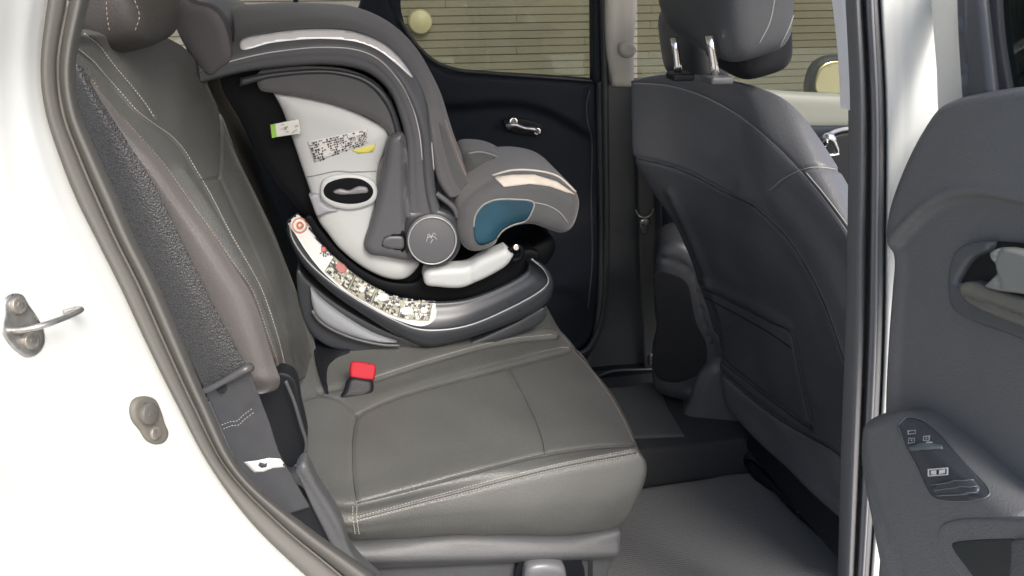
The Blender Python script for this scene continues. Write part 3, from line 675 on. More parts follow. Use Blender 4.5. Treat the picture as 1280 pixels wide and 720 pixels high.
# ================================================================ FRONT SEAT
fs = thing('front_seat', 'black leather front seat seen from behind with a stitched back pocket', 'car seat', tuple(P(950, 400, 1.25)))
Yf = [1.5, 1.43, 1.35, 1.27, 1.19, 1.11, 1.04, .98, .93]
G = [
 [(792, 101), (828, 95), (866, 96), (908, 102), (945, 111), (984, 132), (1022, 178), (1062, 236), (1090, 290)],
 [(791, 108), (836, 110), (880, 121), (924, 145), (955, 169), (998, 212), (1036, 256), (1068, 302), (1095, 350)],
 [(791, 150), (842, 160), (890, 178), (930, 200), (962, 232), (1004, 270), (1040, 312), (1070, 362), (1096, 410)],
 [(796, 203), (853, 213), (903, 240), (938, 257), (980, 292), (1016, 350), (1042, 412), (1064, 480), (1085, 530)],
 [(822, 248), (866, 270), (908, 292), (942, 312), (980, 350), (1014, 405), (1042, 462), (1066, 520), (1090, 570)],
 [(846, 290), (884, 318), (920, 345), (950, 366), (984, 402), (1016, 452), (1044, 506), (1068, 556), (1092, 600)],
 [(869, 345), (900, 372), (930, 398), (956, 418), (988, 452), (1018, 498), (1046, 548), (1070, 590), (1096, 630)],
 [(884, 390), (910, 416), (938, 440), (962, 460), (992, 492), (1020, 534), (1048, 578), (1074, 616), (1100, 650)],
 [(896, 432), (918, 456), (944, 480), (968, 502), (996, 530), (1024, 566), (1050, 604), (1078, 640), (1104, 672)],
 [(903, 475), (924, 500), (948, 524), (972, 548), (998, 574), (1026, 602), (1054, 632), (1082, 662), (1108, 690)],
 [(910, 512), (926, 530), (950, 554), (975, 578), (1000, 602), (1028, 628), (1056, 654), (1085, 682), (1112, 708)]]
rows = [[P(u, v, Yf[j] * (1 + (.0, .006, .012, .02, .035, .055, .075, .09, .10)[j])) + Vector((.10 - .009 * j, 0, -.03 - .014 * j)) for j, (u, v) in enumerate(G[0])], [P(u, v, Yf[j] * (1 + (.0, .006, .012, .02, .035, .055, .075, .09, .10)[j])) + Vector((.035 - .003 * j, 0, .001 - .004 * j)) for j, (u, v) in enumerate(G[0])]]
rows += [[P(u, v, Yf[j] * (1 + (.0, .006, .012, .02, .035, .055, .075, .09, .10)[j] * (1 if gi == 0 else 0))) for j, (u, v) in enumerate(r)] for gi, r in enumerate(G)]
rows = [[r[0] + Vector((.10, .02, 0)), r[0] + Vector((.03, .014, 0))] + r for r in rows]
rows.append([p + Vector((.05, 0, -.01)) for p in rows[-1]])
pan = [(790, 197), (820, 203), (853, 213), (880, 226), (907, 241), (940, 257), (965, 278), (987, 302), (1005, 330), (1022, 362), (1036, 395), (1047, 427), (1062, 475)]
top = [(792, 104), (815, 105), (840, 108), (868, 116), (893, 127), (927, 147), (967, 180), (1003, 217), (1035, 256), (1066, 300)]
crs = [(962, 238), (980, 223), (1003, 212), (1020, 209), (1040, 211), (1060, 216)]
bot = [(903, 468), (935, 495), (975, 525), (1010, 545), (1040, 562), (1056, 573), (1061, 560)]
pk = [(878, 360), (905, 373), (933, 387), (962, 402), (987, 415), (994, 440), (1002, 480), (1014, 535)]
pk2 = [(882, 372), (908, 386), (936, 401), (965, 418), (990, 436)]
pkb = [(893, 420), (900, 448), (930, 474), (970, 505), (1014, 537)]
sback = S('backrest', rows, LEATHER_P, fs, 240, 280, T=0, wob=.0012, creases=[(pan, 2.2, .005), (top, 1.8, .003), (crs, 2, .003), (bot, 2.6, .006), (pk, 2.5, .005), (pkb, 3, .006), ([(a, b - 9) for a, b in pk[:5]], 5, -.006), ([(a + 22, b - 6) for a, b in pan[4:]], 12, -.004), ([(830, 250), (852, 295), (876, 352), (893, 405), (900, 440)], 6, .004), ([(836, 240), (860, 290), (885, 352), (903, 400)], 5, -.004)])
sback.data.materials.append(mat('lower_panel_vinyl', (.042, .046, .050), .45, bump=.3, bscale=380, btype='voronoi', var=.05))
_V, _F = GEO[sback]; _c = proj(np.array([_V[list(f)].mean(0) for f in _F])); _pl = crv(pan, 60); _pb = crv(bot, 40)
_poly = np.vstack([_pl, _pb[::-1], [(890, 430), (868, 350), (830, 280), (800, 230), (770, 200)]])
for _i in np.nonzero(inside(_c, _poly))[0]: sback.data.polygons[int(_i)].material_index = 1
FT = bvh([sback])
seam('stitching', top, FT, CREASE, sback, r=.0010, lift=.0002); seam('stitching', crs, FT, CREASE, sback, r=.0009)
seam('stitching', [(1008, 216), (1025, 236), (1045, 262), (1064, 288)], FT, CREASE, sback, r=.0009)
for pl_ in (pan, bot, pk, pkb): seam('seam_line', [(a + .5, b + .5) for a, b in pl_], FT, TRIM_D, sback, r=.0009, lift=.0)
seam('pocket_edge', pk2, FT, TRIM_D, sback, r=.0012); 
# inboard thickness of the backrest (closed behind)
S('backrest_front', [[r[k] + Vector((.12 - .006 * k, .01, -.05 - .016 * k)) for k in range(2, 10)] for r in rows[3:-1]], LEATHER_D, fs, 30, 30, T=.004)
# cushion under it
box('seat_cushion', (.88, .95, .50), (1.30, 1.47, .66), LEATHER_D, fs, bev=.05)
box('seat_frame', (.82, 1.0, .40), (1.25, 1.42, .50), TRIM_D, fs, bev=.01)
# head restraint
fh = sellip('head_restraint', P(896, -46, 1.27) + Vector((.0, 0, .0)), (.06, .160, .128), (.42, .42), LEATHER_D, fs, Matrix.Rotation(R(-14), 3, 'Y') @ Matrix.Rotation(R(8), 3, 'X'))
sellip('head_restraint_underside', P(872, 52, 1.27) + Vector((.085, 0, .0)), (.05, .085, .05), (.5, .6), TRIM_D, fs, Matrix.Rotation(R(-14), 3, 'Y') @ Matrix.Rotation(R(6), 3, 'X'))  # black colour carries the shade under the head restraint
HT = bvh([fh])
seam('stitching', [(968, 0), (962, 28), (949, 54)], HT, CREASE, fh, r=.001); seam('stitching', [(996, 0), (988, 30), (975, 58)], HT, CREASE, fh, r=.001)
for (a, b, yy) in (((843, 47), (848, 94), 1.27), ((887, 44), (895, 98), 1.17)):
    tube('head_restraint_post', [P(*a, yy), P(*b, yy)], .0065, CHROME, fs, seg=20, n=4)
    cc = P(b[0] + 2, b[1] + 1, yy); box('post_collar', cc - Vector((.018, .02, .006)), cc + Vector((.018, .02, .006)), TRIM_D if a[0] < 860 else TRIM, fs, bev=.004)

# ---- driver seat beyond
ds = thing('driver_seat', 'far front seat mostly hidden behind the nearer black front seat', 'car seat', (.95, 1.95, .5))
sellip('backrest', (.90, 1.88, .84), (.07, .20, .30), (.4, .35), LEATHER_D, ds, Matrix.Rotation(R(-18), 3, 'Y'))
sellip('head_restraint', (.80, 1.86, 1.25), (.05, .13, .09), (.5, .5), LEATHER_D, ds, Matrix.Rotation(R(-12), 3, 'Y'))

# ---- centre console rear
cc = thing('center_console', 'dark rear end of the centre console with a flared foot between the front seats', 'console', tuple(P(860, 500, 1.5)))
CP = Pl(P(860, 450, 1.62), (-.35, -.93, .05))
puff('console_body', [(820, 318), (828, 306), (846, 300), (864, 306), (880, 330), (900, 400), (925, 470), (925, 500), (860, 500), (822, 488), (815, 470), (822, 430), (818, 380)], CP, .02, 14, .16, mat('console_plastic', (.030,.032,.036), .45, bump=.25, bscale=500), cc, step=5, creases=[([(822, 318), (850, 326), (866, 338)], 2.5, .005), ([(866, 338), (880, 400), (893, 440), (885, 470), (860, 482)], 3, .006)])
puff('storage_recess', [(820, 340), (840, 342), (858, 352), (870, 400), (884, 435), (880, 462), (850, 478), (824, 474), (816, 455), (822, 410)], CP.off(.0195), .001, 4, .002, TRIM_D, cc, step=5)
puff('console_foot', [(862, 500), (872, 470), (888, 452), (905, 450), (925, 470), (960, 520), (972, 548), (900, 549), (866, 549), (852, 542), (850, 525)], CP.off(.03), .02, 14, .12, TRIM, cc, step=5)
# ---- seat rail & plastic covers on the floor
rl = thing('seat_rail', 'black plastic covered seat rail on the floor under the front seat', 'seat rail', tuple(P(1000, 640, 1.2)))
puff('rail_cover', [(928, 560), (938, 553), (965, 556), (1000, 590), (1060, 640), (1075, 700), (1050, 720), (1000, 660), (968, 620), (940, 596), (930, 580)], Pl(PZ(950, 585, .34), (-.5, -.5, .7)), .02, 12, .04, TRIM_D, rl, step=5, creases=[([(996, 640), (1012, 634), (1035, 628)], 3, -.004)])
tube('rail', [PZ(936, 578, .35), PZ(975, 614, .35), PZ(1030, 668, .34), PZ(1080, 720, .33)], .011, TRIM_D, rl, n=20)
tube('rail_edge', [PZ(997, 640, .352), PZ(1006, 634, .354), PZ(1022, 630, .354), PZ(1034, 632, .352)], .0025, TRIM, rl, n=20)

# ---- mats
fm = puff('floor_mat', [(778, 622), (790, 615), (820, 609), (880, 600), (913, 594), (945, 594), (967, 611), (990, 640), (1060, 706), (1110, 800, 1), (740, 800, 1), (757, 700), (768, 650)], PZ_(.310), .006, 4, .004, MAT, None, step=5, origin=tuple(PZ(900, 680, .306)),
     creases=[([(915, 598), (935, 604), (948, 620), (944, 634)], 4, .002)])
tag(fm, 'grey ribbed carpet mat on the floor in front of the near rear seat', 'floor mat')
fm2 = puff('floor_mat', [(735, 486, 1), (780, 484), (818, 480), (836, 512), (856, 545, 1), (800, 547), (735, 549, 1)], PZ_(.409), .004, 4, .003, MAT_F, None, step=5, origin=tuple(PZ(800, 510, .406)))
tag(fm2, 'small dark grey carpet mat by the far sill beyond the floor step', 'floor mat')

# ================================================================ INFANT CARRIER
YN = 1.455                       # near side of the carrier
ic = thing('infant_carrier', 'grey rear facing baby car seat with folded handle and pale side shell', 'baby seat', tuple(P(520, 370, 1.75)))
core = puff('shell_body', [(285, 60), (340, 84), (430, 92), (480, 112), (500, 170), (508, 250), (560, 330), (640, 320), (690, 296), (694, 312), (672, 340), (640, 360), (600, 372), (540, 378), (480, 368), (430, 338), (400, 306), (376, 268), (340, 225), (300, 150), (275, 100)], PY(YN + .045), .012, 14, .30, BLACK, ic, step=6)
shell = puff('side_shell', [(341, 115, 1), (375, 119), (425, 131), (464, 149), (484, 162), (486, 176), (480, 192), (474, 205), (473, 247), (480, 300), (507, 322), (524, 328), (519, 338), (506, 348), (486, 348), (454, 334), (423, 309), (410, 292), (398, 275), (388, 240), (376, 205), (364, 169), (353, 138)], PY(YN + .015), .016, 26, .05, OFFW, ic, step=4)
SH = bvh([shell])
# canopy top, receding from the near rim
near = [(262, 90), (285, 62), (340, 45), (400, 37), (445, 40), (487, 60), (515, 90), (532, 125), (540, 165), (546, 200), (552, 225), (566, 246)]
silh = [(250, 50), (275, 14), (330, 5), (390, 4), (440, 9), (487, 28), (522, 62), (546, 105), (560, 145), (574, 185), (589, 215), (601, 238)]
rows = [[P(u, v, YN + .01) for u, v in near]]
mid = [((a[0] * .45 + b[0] * .55), (a[1] * .45 + b[1] * .55)) for a, b in zip(near, silh)]
rows.append([P(u, v, YN + .06) for u, v in mid]); rows.append([P(u, v, YN + .15) for u, v in silh])
rows.append([P(u, v, YN + .15) + Vector((-.01, .12, -.012)) for u, v in silh]); rows.append([P(u, v, YN + .15) + Vector((-.02, .22, -.06)) for u, v in silh])
can = S('canopy', rows, FAB, ic, 120, 60, T=.008, wob=.001)
CN = bvh([can]); seam('piping', [(556, 150), (566, 178), (577, 207), (588, 234)], CN, STITCH_R, can, r=.0014); seam('piping', [(551, 112), (565, 150), (580, 190), (597, 232)], CN, mat('piping_grey', (.3, .28, .26), .6), can, r=.0012)
# canopy side wing over the pale shell
puff('canopy_side', [(322, 92), (345, 86), (395, 84), (440, 90), (474, 108), (492, 135), (499, 165), (498, 200), (487, 230), (474, 262), (472, 215), (482, 190), (486, 168), (470, 152), (425, 133), (375, 121), (341, 116), (325, 112)], PY(YN + .004), .010, 9, .02, FAB, ic, step=4)
# inner side of the shell seen in front of the pad
puff('inner_wing', [(546, 150, 1), (555, 158), (572, 200), (590, 240), (580, 256), (571, 258), (556, 246), (546, 238), (542, 200)], PY(YN + .05), .008, 9, .2, FAB, ic, step=4)
# handle: near arm sweeping up from the hub, over the top, to the grip at the back
L1 = [(246, 68), (270, 60), (301, 49), (340, 40), (400, 35), (445, 39), (486, 58), (514, 88), (531, 122), (537, 160), (541, 200), (545, 240), (553, 268)]
Lm = [(247, 78), (271, 70), (301, 62), (340, 54), (400, 48), (447, 52), (478, 66), (506, 94), (524, 126), (534, 162), (538, 200), (542, 240), (550, 268)]
L2 = [(248, 90), (272, 80), (301, 71), (340, 63), (400, 57), (445, 60), (472, 71), (498, 98), (515, 130), (526, 165), (529, 200), (533, 240), (540, 270)]
L3 = [(250, 104), (274, 97), (303, 90), (342, 84), (400, 80), (442, 84), (468, 95), (488, 116), (500, 146), (507, 175), (508, 205), (508, 245), (510, 285)]
arm = S('handle_arm', [[P(u, v, YN + .03) for u, v in L1], [P(u, v - .5, YN - .002) for u, v in L1], [P(u, v, YN - .018) for u, v in Lm], [P(u, v, YN - .025) for u, v in L2], [P(u + 1, v + 2, YN - .022) for u, v in L2], [P((a[0] + b[0]) / 2, (a[1] + b[1]) / 2, YN - .020) for a, b in zip(L2, L3)], [P(u, v, YN - .012) for u, v in L3], [P(u, v + 1, YN + .03) for u, v in L3]], SHELLG, ic, 160, 70, T=.003)
AT = bvh([arm])
decal('handle_highlight', [(301, 52), (340, 42), (400, 37), (444, 41), (480, 56), (500, 74), (516, 98), (495, 80), (472, 63), (446, 53), (400, 49), (340, 54), (302, 62)], AT, HIGHLIGHT, arm, lift=.0012, smooth=True, step=3)  # pale strip painted on as the arm's highlight, tapered where it fades
seam('handle_edge', [(272, 81), (301, 73), (340, 65), (400, 59), (445, 62), (472, 73), (498, 100), (515, 132), (524, 165), (528, 200)], AT, mat('edge_light', (.42, .42, .42), .35), arm, r=.0012)  # pale lines here and below draw the highlights on the arm's edges
seam('handle_edge', [(537, 150), (541, 200), (545, 238)], AT, mat('edge_light2', (.42, .42, .42), .35), arm, r=.0012)
# inner flange following the arm
I1 = [(300, 98), (342, 90), (400, 86), (440, 91), (466, 102), (486, 122), (498, 150), (504, 178), (505, 210), (505, 260), (505, 322)]
I2 = [(300, 108), (342, 97), (400, 92), (438, 97), (462, 108), (480, 128), (491, 152), (496, 180), (497, 210), (496, 260), (494, 322)]
S('shell_rim', [[P(u, v, YN + .02) for u, v in I1], [P(u, v, YN - .006) for u, v in I1], [P(u, v, YN - .008) for u, v in I2], [P(u, v, YN + .02) for u, v in I2]], BASEG, ic, 100, 16, T=.002)
# grip bar across the top, far arm
g = P(262, 52, YN); 
gb = S('handle_grip', [[P(287, 76, YN) + Vector((0, .01, 0)), P(287, 76, YN) + Vector((-.0, .20, .0)), P(287, 76, YN) + Vector((0, .38, 0))], [P(285, 38, YN) + Vector((0, .0, 0)), P(285, 38, YN) + Vector((0, .2, .01)), P(285, 38, YN) + Vector((0, .38, 0))], [P(262, 18, YN), P(262, 18, YN) + Vector((0, .2, .01)), P(262, 18, YN) + Vector((0, .38, 0))], [P(238, 14, YN), P(238, 14, YN) + Vector((0, .2, .01)), P(238, 14, YN) + Vector((0, .38, 0))], [P(236, 60, YN - .005), P(236, 60, YN) + Vector((0, .2, .0)), P(236, 60, YN) + Vector((0, .38, 0))], [P(262, 78, YN - .008), P(262, 78, YN) + Vector((0, .2, .0)), P(262, 78, YN) + Vector((0, .38, 0))]], BASEG, ic, 40, 50, T=.004)
puff('grip_cover', [(205, -20), (240, 2), (262, 8), (277, 22), (287, 50), (289, 74), (274, 86), (262, 94), (246, 78), (225, 46)], PY(YN - .024), .004, 14, .05, mat('grip_rubber', (.05, .047, .050), .5, bump=.3), ic, step=4)
farm = S('handle_arm', [[P(u, v, YN) + Vector((0, .36, 0)) for u, v in L1], [P(u, v, YN) + Vector((0, .385, 0)) for u, v in L1], [P(u, v, YN) + Vector((0, .385, 0)) for u, v in L3], [P(u, v, YN) + Vector((0, .36, 0)) for u, v in L3]], SHELLG, ic, 60, 12, T=.003)
# pivot bracket and hub
br = puff('pivot_bracket', [(487, 170), (503, 165), (512, 200), (515, 250), (525, 300), (530, 322), (507, 324), (480, 320), (462, 317), (455, 308), (462, 280), (470, 250), (478, 212)], PY(YN - .008), .014, 10, .03, SHELLG, ic, step=3.5, creases=[([(504, 172), (505, 210), (505, 260), (506, 315)], 2.0, .006)])
puff('release_slot', [(475, 300), (480, 293), (500, 289), (505, 289), (505, 314), (485, 313), (474, 309)], PY(YN - .021), .001, 2, .003, BLACK, br, step=2)
puff('release_tab', [(478, 301), (483, 296), (500, 295), (504, 297), (504, 310), (485, 310), (478, 307)], PY(YN - .022), .004, 4, .003, SHELLG, br, step=2)
puff('hub_backing', [(508, 250), (512, 262), (540, 258), (566, 268), (576, 290), (574, 312), (560, 328), (530, 330), (505, 315), (503, 280)], PY(YN - .012), .010, 8, .03, BASEG, ic, step=4)
hc = P(539.5, 298, YN - .024)
hub = disc('pivot_hub', hc, (0, -1, .12), .0475, .012, SHELLG, ic, dome=.003, seg=64)
Vt, Ft = tubeg([hc + Vector((math.cos(t) * .0445, -.0125 - .0015 + math.sin(t) * .0053, math.sin(t) * .0445)) for t in np.linspace(0, 2 * math.pi, 49)[:-1]], .0014, 8, n=0, closed=True)
mk('hub_ring', Vt, Ft, mat('hub_ring_silver', (.30,.30,.30), .3, .3), hub)
HB = bvh([hub])
for pl_ in ([(533, 302), (536, 292), (539, 298)], [(539, 298), (542, 291), (545, 294)], [(534, 297), (541, 295), (546, 299)], [(538, 304), (541, 299)]): seam('hub_emblem', pl_, HB, mat('emblem', (.4,.4,.4), .4), hub, r=.0005)
# belt guide oval on the shell
OC = PY(YN - .004)
ov = puff('belt_guide', [(400, 238), (403, 226), (415, 219), (432, 217), (452, 219), (467, 227), (472, 240), (468, 252), (452, 260), (432, 262), (413, 257), (402, 248)], OC, .006, 5, .02, OFFW, ic, step=3)
puff('guide_opening', [(404, 238), (408, 230), (418, 225), (434, 222), (452, 224), (463, 231), (467, 240), (462, 249), (450, 254), (432, 255), (415, 251), (406, 245)], OC.off(.0055), .001, 2, .002, BLACK, ov, step=3)
puff('guide_clip', [(416, 240), (424, 236), (436, 238), (448, 233), (459, 235), (460, 240), (450, 242), (436, 243), (424, 243)], OC.off(.008), .004, 3, .002, mat('clip_dark', (.14, .14, .15), .35), ov, step=2.5)
puff('guide_tab', [(386, 244, 1), (398, 242), (402, 252), (412, 259), (424, 263), (410, 266), (396, 271, 1), (391, 258)], PY(YN - .002), .006, 4, .015, mat('tab_grey', (.2, .2, .22), .45), ic, step=3)
seam('shell_line', [(378, 222), (396, 219), (420, 214), (440, 215), (470, 214)], SH, LGREY, shell, r=.0012)
# labels
lab = decal('product_label', [(384, 177, 1), (459, 161, 1), (461, 178, 1), (393, 203, 1)], SH, PAPER, shell, lift=.0010, step=4)
def lq(s, t):   # label coordinates -> picture
    a = np.array([384, 177.]); b = np.array([459, 161.]); c_ = np.array([393, 203.]); d = np.array([461, 178.])
    q = (a * (1 - s) + b * s) * (1 - t) + (c_ * (1 - s) + d * s) * t; return (float(q[0]), float(q[1]))
V, F = [], []
rr = random.Random(7)
def dab(Vl, Fl, T, s0, t0, s1, t1, fnq, lift=.0016):
    b = len(Vl)
    for s, t in ((s0, t0), (s1, t0), (s1, t1), (s0, t1)):
        u, v = fnq(s, t); d = ray(u, v).normalized(); h = T.ray_cast(CAM, d)
        if h[0] is None: del Vl[b:]; return
        nn = h[1] if h[1].dot(d) < 0 else -h[1]; Vl.append(list(h[0] + nn * lift))
    Fl.append((b, b + 3, b + 2, b + 1))
for t0 in np.arange(.06, .95, .125):
    s = .02 if t0 < .9 else .1
    while s < .97:
        wd = rr.choice((.012, .02, .03, .04))
        if rr.random() < (.85 if (s < .16 or (.36 < s < .60 and t0 < .45) or (.62 < s and .3 < t0)) else .45): dab(V, F, SH, s, t0, min(s + wd, .98), t0 + rr.choice((.06, .09, .11)), lq)
        s += wd + rr.choice((.006, .012))
mk('label_print', V, F, INK, shell, smooth=False)
decal('yellow_sticker', [(440, 188, 1), (456, 183), (470, 180, 1), (466, 190), (448, 192, 1)], SH, YEL, shell, lift=.001)
tg = puff('fabric_tag', [(339, 156, 1), (373, 149, 1), (376, 167, 1), (341, 172, 1)], PY(YN - .01), .001, 3, .002, PAPER, ic, step=4)
puff('tag_band', [(338, 156, 1), (344, 155, 1), (346, 171, 1), (340, 172.5, 1)], PY(YN - .0125), .0, 2, .001, GREEN, tg, step=3)
V, F = [], []; TGp = bvh([tg])
for k in range(16):
    u = rr.uniform(350, 370); v = rr.uniform(155, 166); dab(V, F, TGp, 0, 0, 1, 1, lambda s, t, u=u, v=v, a=rr.uniform(1.2, 4), b=rr.uniform(1, 2.5): (u + s * a, v + t * b - s * .2 * a))
mk('tag_print', V, F, INKG, tg, smooth=False)
# foot end pad with teal side window
PADP = PY(YN - .01)
pad = puff('foot_pad', [(571, 272), (573, 258), (584, 244), (600, 232), (620, 220), (645, 213), (672, 213), (698, 220), (716, 234), (723, 248), (720, 270), (712, 285), (700, 290), (682, 285), (664, 279), (648, 280), (634, 285), (624, 293), (618, 304), (600, 312), (584, 311), (574, 300), (570, 286)], PADP, .030, 20, .20, FAB, ic, step=3.5)
PT = bvh([pad])
tealp = [(594, 300), (592, 284), (594, 270), (603, 257), (618, 250), (642, 249), (667, 253), (665, 264), (658, 275), (640, 281), (628, 288), (621, 297), (612, 303), (600, 306)]
decal('side_window', tealp, PT, TEAL, pad, lift=.001, smooth=True)
PIP = mat('pad_piping', (.22,.22,.21), .5)
seam('piping', tealp[1:12], PT, PIP, pad, r=.0016, lift=.001); seam('piping', [(667, 253), (685, 257), (700, 266), (710, 279)], PT, PIP, pad, r=.0012)
decal('pad_label', [(617, 222, 1), (640, 219), (668, 219), (695, 227), (718, 243, 1), (706, 240), (686, 233), (662, 230), (630, 234, 1)], PT, CREAM, pad, lift=.0018, step=3)
seam('piping', [(621, 226), (650, 223), (680, 228), (705, 238), (717, 243)], PT, mat('label_fold', (.5, .38, .3), .7), pad, r=.0009, lift=.0014)
seam('piping', [(615, 220), (640, 213.5), (670, 214), (697, 221), (719, 240)], PT, CREAM, pad, r=.0022, lift=.001)
# seat pad and harness inside
inp = puff('seat_pad', [(577, 200), (581, 189), (600, 187), (620, 191), (640, 202), (655, 216), (655, 240), (600, 260), (575, 250)], PY(YN + .13), .03, 14, .1, FAB, ic, step=4)
IT = bvh([inp])
seam('piping', [(585, 192), (600, 190), (617, 194), (634, 204), (648, 216)], IT, PIP, inp, r=.0016)
for dx in (0, 5, 9): seam('harness_loop', [(617 + dx, 198 + dx * .4), (620 + dx, 206 + dx * .4), (624 + dx, 212 + dx * .3)], IT, FAB_D, inp, r=.003)
tube('side_trim', [P(u, v, YN - .012) for u, v in [(545, 242), (556, 250), (568, 261), (572, 272)]], .0055, SHELLG, ic, n=20)
# adjuster cover (pale) under the pad
puff('lock_cover', [(529, 344), (533, 336), (551, 334), (586, 331), (598, 324), (632, 309, 1), (642, 318, 1), (634, 330), (616, 342), (595, 352), (576, 359), (548, 358), (532, 355)], PY(YN - .012), .012, 8, .03, OFFW, ic, step=3, creases=[([(586, 332), (588, 345), (590, 354)], 2, .003)])
tube('adjuster_strap', [P(u, v, YN - .01) for u, v in [(636, 314), (645, 308), (652, 312), (650, 322), (640, 326)]], .006, BLACK, ic, n=20)
disc('adjuster_bolt', P(645, 309, YN - .018), (0, -1, .2), .006, .004, CHROME, ic, seg=16)
puff('lower_shell', [(388, 268), (400, 285), (425, 314), (455, 338), (486, 352), (520, 352), (530, 340), (560, 328), (640, 318), (662, 312), (676, 318), (664, 338), (640, 356), (600, 370), (540, 377), (484, 366), (440, 344), (412, 320), (392, 296), (380, 274)], PY(YN + .022), .004, 8, .05, BLACK, ic, step=4)

# ================================================================ CARRIER BASE
cb = thing('carrier_base', 'dark grey curved base under the baby carrier with a strip of warning labels', 'seat base', tuple(P(540, 430, 1.75)))
outer = [(359, 278), (360, 295), (379, 332), (414, 366), (454, 394), (495, 419), (532, 434), (570, 428), (632, 407), (679, 385), (691, 365), (690, 346), (679, 331), (664, 322)]
r1 = [(361, 276), (366, 298), (385, 326), (414, 352), (454, 378), (490, 398), (520, 410), (548, 412), (586, 406), (632, 387), (674, 364), (685, 352), (680, 338), (664, 324)]
rin = [(372, 266), (384, 279), (398, 300), (418, 321), (444, 343), (473, 362), (503, 373), (540, 377), (575, 375), (604, 367), (636, 353), (655, 341), (660, 332), (658, 324)]
def mixl(a, b, f): return [(p[0] * (1 - f) + q[0] * f, p[1] * (1 - f) + q[1] * f) for p, q in zip(a, b)]
YB = YN - .035
base = S('base_tray', [[P(u, v, YB + .04) for u, v in outer], [P(u, v, YB + .008) for u, v in mixl(outer, r1, .1)], [P(u, v, YB) for u, v in mixl(outer, r1, .5)], [P(u, v, YB) for u, v in mixl(outer, r1, .92)], [P(u, v, YB + .007) for u, v in mixl(r1, rin, .08)], [P(u, v, YB + .02) for u, v in mixl(r1, rin, .4)], [P(u, v, YB + .03) for u, v in mixl(r1, rin, .75)], [P(u, v, YB + .04) for u, v in rin], [P(u, v, YB + .08) for u, v in rin]], BASEG, cb, 170, 60, T=.004)
BS = bvh([base])
seam('tray_edge', mixl(outer, r1, .97), BS, mat('ridge_highlight', (.25, .26, .27), .3, .3), base, r=.0018, lift=-.0008)  # highlight of the tray ridge, drawn as a lighter line
# label strip
stripo = [(361, 281), (369, 293), (383, 315), (404, 341), (433, 366), (460, 383), (498, 401), (527, 408), (540, 403), (545, 396), (544, 374, 1), (520, 372), (502, 369), (471, 358), (442, 340), (416, 318), (398, 298), (384, 279), (374, 266), (364, 268)]
decal('label_backing', stripo, BS, mat('strip_paper', (.42,.42,.41), .45), base, lift=.0009, smooth=True)
# four icon panels
oo = crv([(405, 340), (433, 364), (460, 380), (498, 398), (538, 402)], 100); ii = crv([(417, 320), (442, 342), (471, 360), (502, 371), (544, 376)], 100)
def strip(s, t):
    k = s * 99; a = np.array([np.interp(k, range(100), oo[:, j]) for j in (0, 1)]); b = np.array([np.interp(k, range(100), ii[:, j]) for j in (0, 1)]); q = a * (1 - t) + b * t; return (float(q[0]), float(q[1]))
decal('panel_backing', [strip(s_, .0) for s_ in np.linspace(0, .985, 14)] + [strip(s_, .97) for s_ in np.linspace(.985, 0, 14)], BS, mat('olive_print', (.20, .20, .155), .55, var=.3, vscale=90), base, lift=.0013, step=3)
V, F, V2, F2, V3, F3 = [], [], [], [], [], []
panels = [(.0, .24), (.26, .46), (.48, .72), (.74, .985)]
for a, b in panels:
    for t0 in np.arange(.05, .93, .1):
        s = a + .006
        while s < b - .008:
            wd = rr.choice((.008, .014, .024)); x = rr.random()
            if x < .34: dab(V, F, BS, s, t0, min(s + wd, b), t0 + rr.choice((.07, .1, .13)), strip, .0020)
            elif x < .62: dab(V2, F2, BS, s, t0, min(s + wd, b), t0 + .09, strip, .0018)
            s += wd * rr.uniform(.9, 1.4)
    for (s, t) in ((a, .04), (b, .04)): dab(V3, F3, BS, s - .003, .04, s + .003, .95, strip, .0023)
mk('label_print', V + [list(x) for x in V3], F + [tuple(i + len(V) for i in f) for f in F3], INK, base, smooth=False); mk('label_print', V2, F2, mat('pale_ink', (.40, .40, .36), .6), base, smooth=False)
# pale pictogram blobs and warning dots
for (u, v, a, b) in ((478, 372, 7, 5), (508, 389, 9, 5), (452, 362, 4, 4), (530, 388, 5, 4)):
    decal('pictogram', [(u + a * math.cos(t), v + b * math.sin(t)) for t in np.linspace(0, 2 * math.pi, 12)[:-1]], BS, PAPER, base, lift=.0026, smooth=True, step=2)
decal('pictogram', [(420, 330), (429, 327), (434, 335), (428, 342), (421, 338)], BS, mat('pink_print', (.25,.10,.09), .6), base, lift=.0026, smooth=True, step=2)
nB = Vector((0, -1, .3))
def spot(u, v, r_, m, l): 
    decal('warning_dot', [(u + r_ * math.cos(t), v + r_ * math.sin(t)) for t in np.linspace(0, 2 * math.pi, 16)[:-1]], BS, m, base, lift=l, smooth=True, step=2)
spot(374, 282, 10, ORANGE, .0012); spot(374, 282, 8, PAPER, .0017); spot(374, 282, 5, mat('brown_ink', (.3, .1, .05), .6), .0021); spot(374, 282, 2, PAPER, .0025)
V, F = [], []
for k in range(26):
    t = rr.uniform(0, 6.28); q = rr.uniform(1, 8.5); u = 404 + q * math.cos(t); v = 312 + q * math.sin(t); dab(V, F, BS, 0, 0, 1, 1, lambda s, t_, u=u, v=v, a=rr.uniform(1.5, 4), b=rr.uniform(1, 3): (u + s * a, v + t_ * b), .0018)
mk('label_print', V, F, INK, base, smooth=False)
spot(404, 312, 3, mat('red_print', (.35, .10, .07), .6), .0022)
